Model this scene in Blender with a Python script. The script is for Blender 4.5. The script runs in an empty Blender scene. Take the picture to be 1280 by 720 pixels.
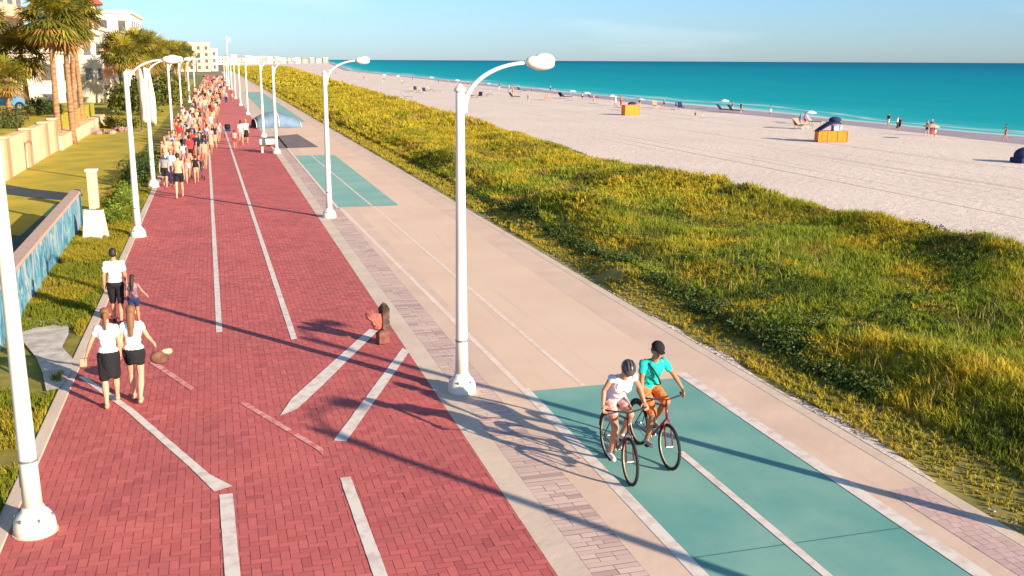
import bpy, math, random
import numpy as np
from mathutils import Vector, Matrix
R = math.radians
random.seed(7); rng = np.random.default_rng(7)
S = bpy.context.scene
COL = S.collection

# ------------------------------------------------------------------ materials
def lin(r, g, b):
    def c(v):
        v /= 255.
        return v/12.92 if v <= .04045 else ((v+.055)/1.055)**2.4
    return (c(r), c(g), c(b), 1)
MATS = {}
def nmat(name):
    m = bpy.data.materials.new(name); m.use_nodes = True
    return m, m.node_tree.nodes, m.node_tree.links, m.node_tree.nodes['Principled BSDF']
def mat(name, c, rough=.7, var=.12, scale=6., bump=0., spec=.3, metal=0., c2=None, stretch=(1,1,1), detail=6., sharp=(.35,.65)):
    """noise-varied principled material, object coordinates"""
    if name in MATS: return MATS[name]
    m, N, L, P = nmat(name)
    c = tuple(c)[:3]
    if c2 is None: c2 = tuple(min(1, v*(1-var)) for v in c)
    tc = N.new('ShaderNodeTexCoord'); mp = N.new('ShaderNodeMapping'); mp.inputs['Scale'].default_value = stretch
    L.new(tc.outputs['Object'], mp.inputs['Vector'])
    nz = N.new('ShaderNodeTexNoise'); nz.inputs['Scale'].default_value = scale; nz.inputs['Detail'].default_value = detail
    L.new(mp.outputs[0], nz.inputs['Vector'])
    cr = N.new('ShaderNodeValToRGB'); e = cr.color_ramp.elements
    e[0].position, e[1].position = sharp; e[0].color = (*tuple(c2)[:3], 1); e[1].color = (*c, 1)
    L.new(nz.outputs['Fac'], cr.inputs['Fac']); L.new(cr.outputs['Color'], P.inputs['Base Color'])
    P.inputs['Roughness'].default_value = rough; P.inputs['Specular IOR Level'].default_value = spec
    P.inputs['Metallic'].default_value = metal
    if bump:
        b = N.new('ShaderNodeBump'); b.inputs['Strength'].default_value = bump; b.inputs['Distance'].default_value = .02
        n2 = N.new('ShaderNodeTexNoise'); n2.inputs['Scale'].default_value = scale*6; n2.inputs['Detail'].default_value = 8
        L.new(mp.outputs[0], n2.inputs['Vector']); L.new(n2.outputs['Fac'], b.inputs['Height']); L.new(b.outputs[0], P.inputs['Normal'])
    MATS[name] = m
    return m
def mat_attr(name, rough=.8, spec=.1, trans=0.):
    m, N, L, P = nmat(name)
    a = N.new('ShaderNodeAttribute'); a.attribute_name = 'tint'
    L.new(a.outputs['Color'], P.inputs['Base Color'])
    P.inputs['Roughness'].default_value = rough; P.inputs['Specular IOR Level'].default_value = spec
    if trans:
        t = N.new('ShaderNodeBsdfTranslucent'); L.new(a.outputs['Color'], t.inputs['Color'])
        mx = N.new('ShaderNodeMixShader'); mx.inputs[0].default_value = trans
        L.new(P.outputs[0], mx.inputs[1]); L.new(t.outputs[0], mx.inputs[2])
        L.new(mx.outputs[0], N['Material Output'].inputs['Surface'])
    return m

# ------------------------------------------------------------------ mesh builder
class MB:
    def __init__(s): s.v = []; s.f = []
    def add(s, vs, fs):
        o = len(s.v); s.v += [tuple(v) for v in vs]; s.f += [tuple(i+o for i in f) for f in fs]; return s
    def box(s, x0, x1, y0, y1, z0, z1):
        return s.add([(x0,y0,z0),(x1,y0,z0),(x1,y1,z0),(x0,y1,z0),(x0,y0,z1),(x1,y0,z1),(x1,y1,z1),(x0,y1,z1)],
              [(0,3,2,1),(4,5,6,7),(0,1,5,4),(1,2,6,5),(2,3,7,6),(3,0,4,7)])
    def poly(s, pts, z=0.):
        return s.add([(p[0],p[1],z) for p in pts], [tuple(range(len(pts)))])
    def prism(s, pts, z0, z1):
        n = len(pts)
        return s.add([(p[0],p[1],z0) for p in pts]+[(p[0],p[1],z1) for p in pts],
            [tuple(range(n-1,-1,-1)), tuple(range(n,2*n))]+[(i,(i+1)%n,n+(i+1)%n,n+i) for i in range(n)])
    def path(s, pts, rs, n=10, cap=True, flat=None):
        """swept tube through pts with radii rs"""
        pts = [Vector(p) for p in pts]; k = len(pts)
        if not hasattr(rs, '__len__'): rs = [rs]*k
        vs = []; ref = None
        for i, p in enumerate(pts):
            t = (pts[min(i+1,k-1)]-pts[max(i-1,0)]).normalized()
            if ref is None: ref = t.cross(Vector((0,0,1)) if abs(t.z) < .9 else Vector((1,0,0))).normalized()
            a = (ref - t*ref.dot(t)).normalized(); ref = a; b = t.cross(a)
            for j in range(n):
                th = 2*math.pi*j/n
                vs.append(p + rs[i]*(math.cos(th)*a + (flat or 1)*math.sin(th)*b))
        fs = [(i*n+j, i*n+(j+1)%n, (i+1)*n+(j+1)%n, (i+1)*n+j) for i in range(k-1) for j in range(n)]
        if cap: fs += [tuple(range(n-1,-1,-1)), tuple((k-1)*n+j for j in range(n))]
        return s.add(vs, fs)
    def lathe(s, prof, n=24, c=(0,0,0)):
        vs = [(c[0]+r*math.cos(2*math.pi*j/n), c[1]+r*math.sin(2*math.pi*j/n), c[2]+z) for r, z in prof for j in range(n)]
        k = len(prof)
        fs = [(i*n+j, i*n+(j+1)%n, (i+1)*n+(j+1)%n, (i+1)*n+j) for i in range(k-1) for j in range(n)]
        fs += [tuple(range(n-1,-1,-1)), tuple((k-1)*n+j for j in range(n))]
        return s.add(vs, fs)
    def ell(s, c, r, n=14, m=9, rot=None):
        vs = []; c = Vector(c)
        for i in range(m+1):
            ph = math.pi*i/m
            for j in range(n):
                th = 2*math.pi*j/n
                v = Vector((r[0]*math.sin(ph)*math.cos(th), r[1]*math.sin(ph)*math.sin(th), r[2]*math.cos(ph)))
                if rot is not None: v = rot @ v
                vs.append(c+v)
        fs = [(i*n+j, (i+1)*n+j, (i+1)*n+(j+1)%n, i*n+(j+1)%n) for i in range(m) for j in range(n)]
        return s.add(vs, fs)
    def torus(s, c, R_, r, axis='x', n=40, m=8):
        vs = []; fs = []
        for i in range(n):
            a = 2*math.pi*i/n
            for j in range(m):
                b = 2*math.pi*j/m; rr = R_+r*math.cos(b); h = r*math.sin(b)
                p = (h, rr*math.cos(a), rr*math.sin(a)) if axis == 'x' else (rr*math.cos(a), rr*math.sin(a), h)
                vs.append((c[0]+p[0], c[1]+p[1], c[2]+p[2]))
        for i in range(n):
            for j in range(m):
                fs.append((i*m+j, ((i+1)%n)*m+j, ((i+1)%n)*m+(j+1)%m, i*m+(j+1)%m))
        return s.add(vs, fs)
    def build(s, name, m=None, parent=None, smooth=False, bevel=0., loc=None):
        me = bpy.data.meshes.new(name); me.from_pydata(s.v, [], s.f); me.update()
        if smooth:
            me.polygons.foreach_set('use_smooth', [True]*len(me.polygons))
        o = bpy.data.objects.new(name, me); COL.objects.link(o)
        if m: me.materials.append(m)
        if parent: o.parent = parent
        if loc: o.location = loc
        if bevel:
            b = o.modifiers.new('bevel','BEVEL'); b.width = bevel; b.segments = 2; b.limit_method = 'ANGLE'
        return o
def npmesh(name, V, F, m, tint=None, smooth=False, parent=None):
    """fast mesh from numpy arrays; F is (k,3) or (k,4)"""
    me = bpy.data.meshes.new(name); n = F.shape[1]
    me.vertices.add(len(V)); me.vertices.foreach_set('co', np.ascontiguousarray(V, dtype=np.float32).ravel())
    me.loops.add(F.size); me.loops.foreach_set('vertex_index', np.ascontiguousarray(F, dtype=np.int32).ravel())
    me.polygons.add(len(F)); me.polygons.foreach_set('loop_start', np.arange(0, F.size, n, dtype=np.int32))
    me.update(calc_edges=True)
    if smooth: me.polygons.foreach_set('use_smooth', np.ones(len(F), dtype=bool))
    if tint is not None:
        a = me.color_attributes.new('tint', 'FLOAT_COLOR', 'POINT')
        a.data.foreach_set('color', np.ascontiguousarray(np.c_[tint, np.ones(len(V))], dtype=np.float32).ravel())
    me.materials.append(m); me.validate()
    o = bpy.data.objects.new(name, me); COL.objects.link(o)
    if parent: o.parent = parent
    return o
def tag(o, label=None, cat=None, group=None, kind=None):
    if label: o['label'] = label
    if cat: o['category'] = cat
    if group: o['group'] = group
    if kind: o['kind'] = kind
    return o
def empty(name, loc=(0,0,0), rz=0., label=None, cat=None, group=None):
    o = bpy.data.objects.new(name, None); o.empty_display_size = .2; COL.objects.link(o)
    o.location = loc; o.rotation_euler = (0,0,rz)
    return tag(o, label, cat, group)
def copy_tree(o, parent=None):
    c = o.copy(); COL.objects.link(c)
    if parent: c.parent = parent
    for ch in [x for x in o.children]: copy_tree(ch, c)
    return c
def struct(o): o['kind'] = 'structure'; return o

# ------------------------------------------------------------------ camera
HC = 5.8; FPX = 1252.
yaw, pitch, roll = .28489, .22344, .005
cam = bpy.data.cameras.new('camera'); co = bpy.data.objects.new('camera', cam); COL.objects.link(co); S.camera = co
fwd = Vector((math.sin(yaw)*math.cos(pitch), math.cos(yaw)*math.cos(pitch), -math.sin(pitch)))
rt = Vector((math.cos(yaw), -math.sin(yaw), 0)); up = rt.cross(fwd)
r2 = math.cos(roll)*rt + math.sin(roll)*up; u2 = -math.sin(roll)*rt + math.cos(roll)*up
M = Matrix((r2, u2, -fwd)).transposed().to_4x4(); M.translation = (0,0,HC); co.matrix_world = M
cam.sensor_width = 36; cam.lens = 36*FPX/1280; cam.clip_end = 90000; cam.clip_start = .1
def G(px, py, z=0.):
    """ground point under a pixel of the 1280x720 photograph"""
    d = r2*(px-640)/FPX + u2*(360-py)/FPX + fwd
    t = (z-HC)/d.z
    return (d.x*t, d.y*t)

# ------------------------------------------------------------------ light
SUN_EL = 18.; sunv = Vector((.57, -.82, 0)).normalized()
sd = bpy.data.lights.new('sun', 'SUN'); sd.energy = 5.0; sd.angle = R(.5); sd.color = (1, .83, .62)
so = bpy.data.objects.new('sun', sd); COL.objects.link(so)
tosun = Vector((sunv.x*math.cos(R(SUN_EL)), sunv.y*math.cos(R(SUN_EL)), math.sin(R(SUN_EL))))
so.rotation_euler = tosun.to_track_quat('Z', 'Y').to_euler(); so.location = (20,-20,30)
W = bpy.data.worlds.new('World'); S.world = W; W.use_nodes = True
N = W.node_tree.nodes; L = W.node_tree.links; bg = N['Background']
sky = N.new('ShaderNodeTexSky'); sky.sky_type = 'NISHITA'; sky.sun_disc = False
sky.sun_elevation = R(SUN_EL); sky.sun_rotation = math.atan2(sunv.x, sunv.y)
sky.air_density = 1.0; sky.dust_density = .2; sky.ozone_density = 1.6
tc = N.new('ShaderNodeTexCoord'); mp = N.new('ShaderNodeMapping'); mp.inputs['Scale'].default_value = (1.2, 1.2, 9)
L.new(tc.outputs['Generated'], mp.inputs[0])
cn = N.new('ShaderNodeTexNoise'); cn.inputs['Scale'].default_value = 2.6; cn.inputs['Detail'].default_value = 7
L.new(mp.outputs[0], cn.inputs['Vector'])
cr = N.new('ShaderNodeValToRGB'); cr.color_ramp.elements[0].position = .56; cr.color_ramp.elements[1].position = .9
cr.color_ramp.elements[1].color = (.5,.5,.5,1)
L.new(cn.outputs['Fac'], cr.inputs[0])
mx = N.new('ShaderNodeMix'); mx.data_type = 'RGBA'; mx.inputs[7].default_value = (5.2, 5.9, 6.4, 1)
tn = N.new('ShaderNodeMix'); tn.data_type = 'RGBA'; tn.blend_type = 'MULTIPLY'; tn.inputs[0].default_value = 1
sz = N.new('ShaderNodeSeparateXYZ'); L.new(tc.outputs['Generated'], sz.inputs[0])
hz = N.new('ShaderNodeValToRGB'); he = hz.color_ramp.elements
he[0].position = 0; he[0].color = (.37, .55, .98, 1); he[1].position = .45; he[1].color = (.68, .78, .86, 1); e_ = he.new(.12); e_.color = (.46, .66, .96, 1)
L.new(sz.outputs[2], hz.inputs[0]); L.new(hz.outputs[0], tn.inputs[7])
L.new(sky.outputs[0], tn.inputs[6])
L.new(cr.outputs[0], mx.inputs[0]); L.new(tn.outputs[2], mx.inputs[6]); L.new(mx.outputs[2], bg.inputs['Color'])
bg.inputs['Strength'].default_value = .10
S.view_settings.view_transform = 'Standard'; S.view_settings.look = 'None'; S.view_settings.exposure = 1.0
S.view_settings.gamma = 1; S.view_settings.use_curve_mapping = False
S.render.engine = 'CYCLES'; S.cycles.max_bounces = 6

# ------------------------------------------------------------------ coast profile
def coast(y): return np.interp(y, [-500, 120, 224, 566, 30000], [62, 62, 65, 73.5, 3050])
def dune_edge(y): return np.interp(y, [-200, 24, 50, 88, 372, 900], [21.9, 21.9, 21.0, 23.3, 36.3, 62])

def strip(name, ys, xa, xb, z, m, nx=1, label=None):
    ys = np.array(ys, float); A = xa(ys) if callable(xa) else np.full(len(ys), float(xa)); B = xb(ys) if callable(xb) else np.full(len(ys), float(xb))
    t = np.linspace(0, 1, nx+1); X = A[:,None]+(B-A)[:,None]*t; Y = np.repeat(ys[:,None], nx+1, 1)
    V = np.stack([X, Y, np.full_like(X, z)], -1).reshape(-1,3)
    i = np.arange(len(ys)-1)[:,None]*(nx+1)+np.arange(nx)
    F = np.stack([i, i+1, i+nx+2, i+nx+1], -1).reshape(-1,4)
    return struct(npmesh(name, V, F, m))
YS = list(range(-60, 120, 10))+[120,160,200,224,260,300,372,450,566,700,900,1300,2000,4000,9000,20000,30000]

# ---- ground, sand, sea
m_ground = mat('inland_ground', (.34,.27,.15), .95, c2=(.16,.15,.06), scale=.05)
g = MB(); g.add([(-30000,-3000,-.06),(30000,-3000,-.06),(30000,30000,-.06),(-30000,30000,-.06)], [(0,1,2,3)])
struct(g.build('ground', m_ground))

def sand_material(name, c, c2, tracks=True):
    m, N, L, P = nmat(name)
    tc = N.new('ShaderNodeTexCoord')
    n1 = N.new('ShaderNodeTexNoise'); n1.inputs['Scale'].default_value = .12; n1.inputs['Detail'].default_value = 8
    L.new(tc.outputs['Object'], n1.inputs['Vector'])
    r = N.new('ShaderNodeValToRGB'); r.color_ramp.elements[0].position=.3; r.color_ramp.elements[1].position=.7
    r.color_ramp.elements[0].color=(*c2,1); r.color_ramp.elements[1].color=(*c,1)
    L.new(n1.outputs['Fac'], r.inputs[0]); last = r.outputs[0]
    # footprints
    v = N.new('ShaderNodeTexNoise'); v.inputs['Scale'].default_value = 1.7; v.inputs['Detail'].default_value = 10; v.inputs['Roughness'].default_value=.7
    L.new(tc.outputs['Object'], v.inputs['Vector'])
    b = N.new('ShaderNodeBump'); b.inputs['Strength'].default_value = .55; b.inputs['Distance'].default_value = .16
    hgt = v.outputs['Fac']
    if tracks:
        mp = N.new('ShaderNodeMapping'); mp.inputs['Scale'].default_value = (1.5, .012, 1)
        L.new(tc.outputs['Object'], mp.inputs[0])
        t = N.new('ShaderNodeTexNoise'); t.inputs['Scale'].default_value = 1.0; t.inputs['Detail'].default_value = 3; t.inputs['Distortion'].default_value=.3
        L.new(mp.outputs[0], t.inputs['Vector'])
        rr = N.new('ShaderNodeValToRGB'); el = rr.color_ramp.elements
        el[0].position=.33; el[0].color=(0,0,0,1); el[1].position=.40; el[1].color=(1,1,1,1)
        L.new(t.outputs['Fac'], rr.inputs[0])
        mu = N.new('ShaderNodeMath'); mu.operation='MULTIPLY_ADD'; mu.inputs[1].default_value=.35
        L.new(rr.outputs[0], mu.inputs[0]); L.new(v.outputs['Fac'], mu.inputs[2]); hgt = mu.outputs[0]
        mx = N.new('ShaderNodeMix'); mx.data_type='RGBA'; mx.inputs[6].default_value=(c2[0]*.84,c2[1]*.82,c2[2]*.84,1)
        L.new(rr.outputs[0], mx.inputs[0]); L.new(last, mx.inputs[7]); 
        last = mx.outputs[2]
    L.new(hgt, b.inputs['Height']); L.new(b.outputs[0], P.inputs['Normal']); L.new(last, P.inputs['Base Color'])
    P.inputs['Roughness'].default_value=.95; P.inputs['Specular IOR Level'].default_value=.1
    return m
m_sand = sand_material('dry_sand', (.80,.67,.58), (.73,.60,.51))
m_wet = sand_material('wet_sand', (.46,.36,.36), (.37,.29,.30), False); m_wet.node_tree.nodes['Principled BSDF'].inputs['Roughness'].default_value=.45
strip('beach', YS, 9.5, lambda y: coast(y)-4.2+.5*np.sin(y*.11), -.02, m_sand, 4)
strip('wet_shoreline', YS, lambda y: coast(y)-5.0+.6*np.sin(y*.09), lambda y: coast(y)+3, -.014, m_wet, 2)

us = np.array([0,.8,1.6,3,5,8,14,25,45,80,150,300,700,2000,8000,40000.])
ys = np.array(list(range(-60, 300, 6))+YS[YS.index(372):], float)
cx = coast(ys)[:,None] + .55*np.sin(ys*.13)[:,None]+.35*np.sin(ys*.31+1)[:,None]
X = cx+us[None,:]; Y = np.repeat(ys[:,None], len(us), 1)
V = np.stack([X, Y, np.full_like(X, -.008)], -1).reshape(-1,3)
i = np.arange(len(ys)-1)[:,None]*len(us)+np.arange(len(us)-1); F = np.stack([i,i+1,i+len(us)+1,i+len(us)],-1).reshape(-1,4)
m, N, L, P = nmat('sea_water')
at = N.new('ShaderNodeAttribute'); at.attribute_name = 'tint'; sp = N.new('ShaderNodeSeparateColor'); L.new(at.outputs['Color'], sp.inputs[0])
tc = N.new('ShaderNodeTexCoord')
mpw = N.new('ShaderNodeMapping'); mpw.inputs['Scale'].default_value = (.16, .02, 1); L.new(tc.outputs['Object'], mpw.inputs[0])
nz = N.new('ShaderNodeTexNoise'); nz.inputs['Scale'].default_value = 1; nz.inputs['Detail'].default_value = 9; L.new(mpw.outputs[0], nz.inputs['Vector'])
ad = N.new('ShaderNodeMath'); ad.operation='MULTIPLY_ADD'; ad.inputs[1].default_value=.22; L.new(nz.outputs['Fac'], ad.inputs[0])
sb = N.new('ShaderNodeMath'); sb.operation='SUBTRACT'; sb.inputs[1].default_value=.11; L.new(ad.outputs[0], sb.inputs[0])
L.new(sp.outputs[0], ad.inputs[2])
cr = N.new('ShaderNodeValToRGB'); el = cr.color_ramp.elements
el[0].position=0; el[0].color=(.62,.66,.62,1); el[1].position=1; el[1].color=(0,.125,.245,1)
for p_, c_ in ((.10,(.50,.62,.60)),(.16,(.08,.46,.47)),(.195,(.04,.42,.44)),(.205,(.45,.62,.60)),(.22,(.03,.40,.43)),(.30,(.006,.34,.38)),(.55,(.0,.25,.33)),(.8,(0,.165,.27))):
    e_ = el.new(p_); e_.color=(*c_,1)
L.new(sb.outputs[0], cr.inputs[0]); L.new(cr.outputs[0], P.inputs['Base Color'])
mpb = N.new('ShaderNodeMapping'); mpb.inputs['Scale'].default_value=(1.2,.35,1); L.new(tc.outputs['Object'], mpb.inputs[0])
nb = N.new('ShaderNodeTexNoise'); nb.inputs['Scale'].default_value=.6; nb.inputs['Detail'].default_value=8; L.new(mpb.outputs[0], nb.inputs['Vector'])
b = N.new('ShaderNodeBump'); b.inputs['Strength'].default_value=.5; b.inputs['Distance'].default_value=.25; L.new(nb.outputs['Fac'], b.inputs['Height'])
L.new(b.outputs[0], P.inputs['Normal']); P.inputs['Roughness'].default_value=.6; P.inputs['Specular IOR Level'].default_value=.02
dep = np.log10(1+us)/np.log10(1+40000); dep = np.interp(us, [0,1,4,12,40,150,700,4000,40000],[0,.1,.19,.27,.38,.55,.8,.95,1.])
T = np.repeat(dep[None,:], len(ys), 0).reshape(-1,1).repeat(3,1)
struct(npmesh('sea', V, F, m, T))

# ------------------------------------------------------------------ promenade
BX0, BX1 = -2.78, 3.48
m_mortar = mat('brick_joint_sand', (.40,.14,.12), .95, scale=8)
m_brick_far = mat('red_brick_far', (.62,.17,.155), .85, c2=(.57,.15,.14), scale=.6, detail=10)
strip('brick_promenade', [-40,0,30,70], BX0, BX1, .004, m_mortar)
strip('brick_promenade_far', [70.003,120,200,400], BX0, BX1, .01, m_brick_far)
def sst(a, b, x): t = np.clip((x-a)/(b-a), 0, 1); return t*t*(3-2*t)
def herringbone():
    a = .115; y0, y1 = 6., 70.; g_ = .006
    rects = []
    # herringbone lattice: L-pairs step along (1,1) diagonals with period 4 cells
    nx = int((BX1-BX0)/a)+6; ny = int((y1-y0)/a)+6
    I, J = np.meshgrid(np.arange(-3, nx), np.arange(-3, ny), indexing='ij')
    k = (I-J) % 4
    h = k == 0      # horizontal brick starts here and covers i, i+1
    v = k == 3      # vertical brick: cell (i,j) with k=3 and (i,j+1) with k=2
    H = np.c_[I[h], J[h], I[h]+2, J[h]+1].astype(float)
    Vv = np.c_[I[v], J[v], I[v]+1, J[v]+2].astype(float)
    Q = np.r_[H, Vv]*a
    Q[:,[0,2]] += BX0; Q[:,[1,3]] += y0
    Q[:,0] += g_/2; Q[:,1] += g_/2; Q[:,2] -= g_/2; Q[:,3] -= g_/2
    Q[:,[0,2]] = np.clip(Q[:,[0,2]], BX0+.002, BX1-.002); Q[:,[1,3]] = np.clip(Q[:,[1,3]], y0, y1)
    Q = Q[(Q[:,2]-Q[:,0] > .01) & (Q[:,3]-Q[:,1] > .01)]
    n = len(Q); z = .011+rng.normal(0, .0012, (n,1))+rng.normal(0, .0013, (n,4))
    z = np.clip(z, .0065, .0155)
    V = np.stack([np.c_[Q[:,0],Q[:,1],z[:,0]], np.c_[Q[:,2],Q[:,1],z[:,1]], np.c_[Q[:,2],Q[:,3],z[:,2]], np.c_[Q[:,0],Q[:,3],z[:,3]]], 1).reshape(-1,3)
    F = np.arange(4*n).reshape(-1,4)
    pal = np.array([(.61,.155,.14),(.58,.145,.132),(.64,.17,.15),(.54,.13,.125),(.61,.16,.15)])
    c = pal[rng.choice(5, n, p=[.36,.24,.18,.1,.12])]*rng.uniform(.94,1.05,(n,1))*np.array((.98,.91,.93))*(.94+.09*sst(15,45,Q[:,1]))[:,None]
    return V, F, np.repeat(c, 4, 0)
m_brick, N, L, P = nmat('red_paver_brick')
a_ = N.new('ShaderNodeAttribute'); a_.attribute_name='tint'; tc = N.new('ShaderNodeTexCoord')
n1 = N.new('ShaderNodeTexNoise'); n1.inputs['Scale'].default_value=.55; n1.inputs['Detail'].default_value=9; L.new(tc.outputs['Object'], n1.inputs['Vector'])
r_ = N.new('ShaderNodeValToRGB'); r_.color_ramp.elements[0].position=.3; r_.color_ramp.elements[1].position=.68
r_.color_ramp.elements[0].color=(.86,.88,.93,1); r_.color_ramp.elements[1].color=(1.04,1.05,1.03,1); L.new(n1.outputs['Fac'], r_.inputs[0])
st1 = N.new('ShaderNodeTexNoise'); st1.inputs['Scale'].default_value=1.9; st1.inputs['Detail'].default_value=11; st1.inputs['Roughness'].default_value=.72; L.new(tc.outputs['Object'], st1.inputs['Vector'])
st2 = N.new('ShaderNodeValToRGB'); st2.color_ramp.elements[0].position=.62; st2.color_ramp.elements[0].color=(1,1,1,1); st2.color_ramp.elements[1].position=.74; st2.color_ramp.elements[1].color=(.74,.74,.80,1); L.new(st1.outputs['Fac'], st2.inputs[0])
sm1 = N.new('ShaderNodeMix'); sm1.data_type='RGBA'; sm1.blend_type='MULTIPLY'; sm1.inputs[0].default_value=1; L.new(st2.outputs[0], sm1.inputs[7])
mu = N.new('ShaderNodeMix'); mu.data_type='RGBA'; mu.blend_type='MULTIPLY'; mu.inputs[0].default_value=1
L.new(a_.outputs['Color'], mu.inputs[6]); L.new(r_.outputs[0], mu.inputs[7]); L.new(mu.outputs[2], sm1.inputs[6]); L.new(sm1.outputs[2], P.inputs['Base Color'])
P.inputs['Roughness'].default_value=.8; P.inputs['Specular IOR Level'].default_value=.25
n2 = N.new('ShaderNodeTexNoise'); n2.inputs['Scale'].default_value=60; L.new(tc.outputs['Object'], n2.inputs['Vector'])
b = N.new('ShaderNodeBump'); b.inputs['Strength'].default_value=.25; b.inputs['Distance'].default_value=.004; L.new(n2.outputs['Fac'], b.inputs['Height']); L.new(b.outputs[0], P.inputs['Normal'])
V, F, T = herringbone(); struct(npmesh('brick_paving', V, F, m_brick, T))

m_conc = mat('tan_concrete', (.72,.53,.41), .9, c2=(.63,.46,.36), scale=.8, bump=.25, detail=10)
m_conc_l = mat('pale_concrete', (.68,.55,.44), .9, c2=(.59,.46,.37), scale=1.2, bump=.3, detail=10)
m_peach = mat('peach_concrete', (.76,.56,.42), .9, c2=(.70,.50,.37), scale=.35, bump=.2, detail=10)
m_teal = mat('teal_path_coating', (.125,.335,.295), .8, c2=(.21,.40,.345), scale=.7, bump=.2, detail=14, sharp=(.38,.66))
def add_marks(m, dark=.72):
    N=m.node_tree.nodes; L=m.node_tree.links; P=N['Principled BSDF']; src=P.inputs['Base Color'].links[0].from_socket
    tc=N.new('ShaderNodeTexCoord'); mp=N.new('ShaderNodeMapping'); mp.inputs['Scale'].default_value=(3.5,.09,1); mp.inputs['Rotation'].default_value=(0,0,.03); L.new(tc.outputs['Object'],mp.inputs[0])
    n=N.new('ShaderNodeTexNoise'); n.inputs['Scale'].default_value=1.3; n.inputs['Detail'].default_value=6; n.inputs['Distortion'].default_value=.4; L.new(mp.outputs[0],n.inputs['Vector'])
    c=N.new('ShaderNodeValToRGB'); c.color_ramp.elements[0].position=.60; c.color_ramp.elements[0].color=(1,1,1,1); c.color_ramp.elements[1].position=.76; c.color_ramp.elements[1].color=(dark,dark,dark,1); L.new(n.outputs['Fac'],c.inputs[0])
    for s_ in (c.outputs[0],):
        mx=N.new('ShaderNodeMix'); mx.data_type='RGBA'; mx.blend_type='MULTIPLY'; mx.inputs[0].default_value=1; L.new(src,mx.inputs[6]); L.new(s_,mx.inputs[7]); src=mx.outputs[2]
    L.new(src,P.inputs['Base Color'])
add_marks(m_teal,.84); add_marks(m_peach,.88); add_marks(m_conc,.88)
m_teal2 = mat('faded_teal_coating', (.21,.42,.36), .8, c2=(.28,.47,.40), scale=.45, bump=.1, detail=10)
m_paint = mat('white_path_paint', (.76,.68,.61), .7, c2=(.62,.50,.44), scale=5, detail=14, sharp=(.34,.56))
m_paint_f = mat('faded_white_paint', (.82,.70,.60), .8, c2=(.76,.56,.44), scale=4, detail=12)
LY = [-40,0,40,80,120,250,500]
strip('promenade_edging', LY, BX1, 3.87, .012, m_conc_l)
strip('concrete_border', LY, 4.5, 5.15, .012, m_conc)
strip('bike_path', [16.35,40.35], 5.15, 8.3, .008, m_peach)
strip('bike_path_middle', [63.2,100,250,500], 5.15, 8.3, .008, m_peach)
strip('bike_path_base', [40.35,63.2], 6.95, 8.3, .008, m_peach)
strip('teal_bike_path', [-40,16.35], 5.15, 8.12, .010, m_teal)
strip('teal_bike_path_far', [40.35,63.2], 4.52, 6.95, .018, m_teal2)
strip('teal_bike_path_distant', [98,190], 5.1, 8.2, .018, m_teal2)
strip('path_shoulder', LY, 8.3, 9.2, .008, m_conc)
o = MB().box(9.2, 9.44, -40, 500, -.05, .0105).build('path_kerb', m_conc_l, bevel=.015); struct(o)
o = MB().box(-2.99, BX0-.002, -40, 400, -.05, .025).build('promenade_kerb', m_conc_l, bevel=.015); struct(o)
# cast shadow on the path, painted as a brown-grey sheet
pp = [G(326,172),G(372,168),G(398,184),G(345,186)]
struct(MB().poly([p for p in pp[::-1]][::-1], .022).build('painted_shadow_patch', mat('grey_shadow_paint',(.22,.17,.17),.9,c2=(.16,.12,.13),scale=1.5)))
# paver band as separate rectangular slabs in one pavement sheet
V=[];F=[];T=[]
y=-4.
while y<70:
    Ld=random.choice([.42,.46,.5]); 
    g_=.007
    rowoff=random.random()<.35
    if rowoff:
        x=3.87
        cells=[(3.87,4.5,y,y+.12)]; Ld=.12
    else:
        cells=[(3.87,4.5,y+k*Ld/4,y+(k+1)*Ld/4) for k in range(4)]
    for (x0,x1,a0,a1) in cells:
        ns=random.choice([1,2,3]); xs=np.linspace(x0,x1,ns+1)
        for q in range(ns):
            base=np.array((.68,.49,.42))*random.uniform(.86,1.05); z=.012+random.gauss(0,.0012)
            if random.random()<.12: base*=np.array((.8,.74,.78))
            o_=len(V); V+= [(xs[q]+g_/2,a0+g_/2,z),(xs[q+1]-g_/2,a0+g_/2,z),(xs[q+1]-g_/2,a1-g_/2,z),(xs[q]+g_/2,a1-g_/2,z)]
            F.append((o_,o_+1,o_+2,o_+3)); T+=[base]*4
    y+=Ld
struct(npmesh('paver_band', np.array(V), np.array(F), m_brick, np.array(T)))
strip('paver_bedding', [-40,70], 3.87, 4.5, .004, mat('paver_joint',(.30,.2,.16),.95))
strip('paver_band_far', [70,200,500], 3.87, 4.5, .010, m_conc_l)
# brick banding in the shoulder, near the camera
V=[];F=[];T=[]
y=-6.
while y<10.9:
    n=random.choice([3,4]); xs=np.linspace(8.62,9.17,n+1)
    for q in range(n):
        base=np.array((.62,.43,.39))*random.uniform(.9,1.06); z=.0125+random.gauss(0,.0008); o_=len(V)
        V+=[(xs[q]+.003,y+.003,z),(xs[q+1]-.003,y+.003,z),(xs[q+1]-.003,y+.117,z),(xs[q]+.003,y+.117,z)]; F.append((o_,o_+1,o_+2,o_+3)); T+=[base]*4
    y+=.12
struct(npmesh('shoulder_pavers', np.array(V), np.array(F), m_brick, np.array(T)))

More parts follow.
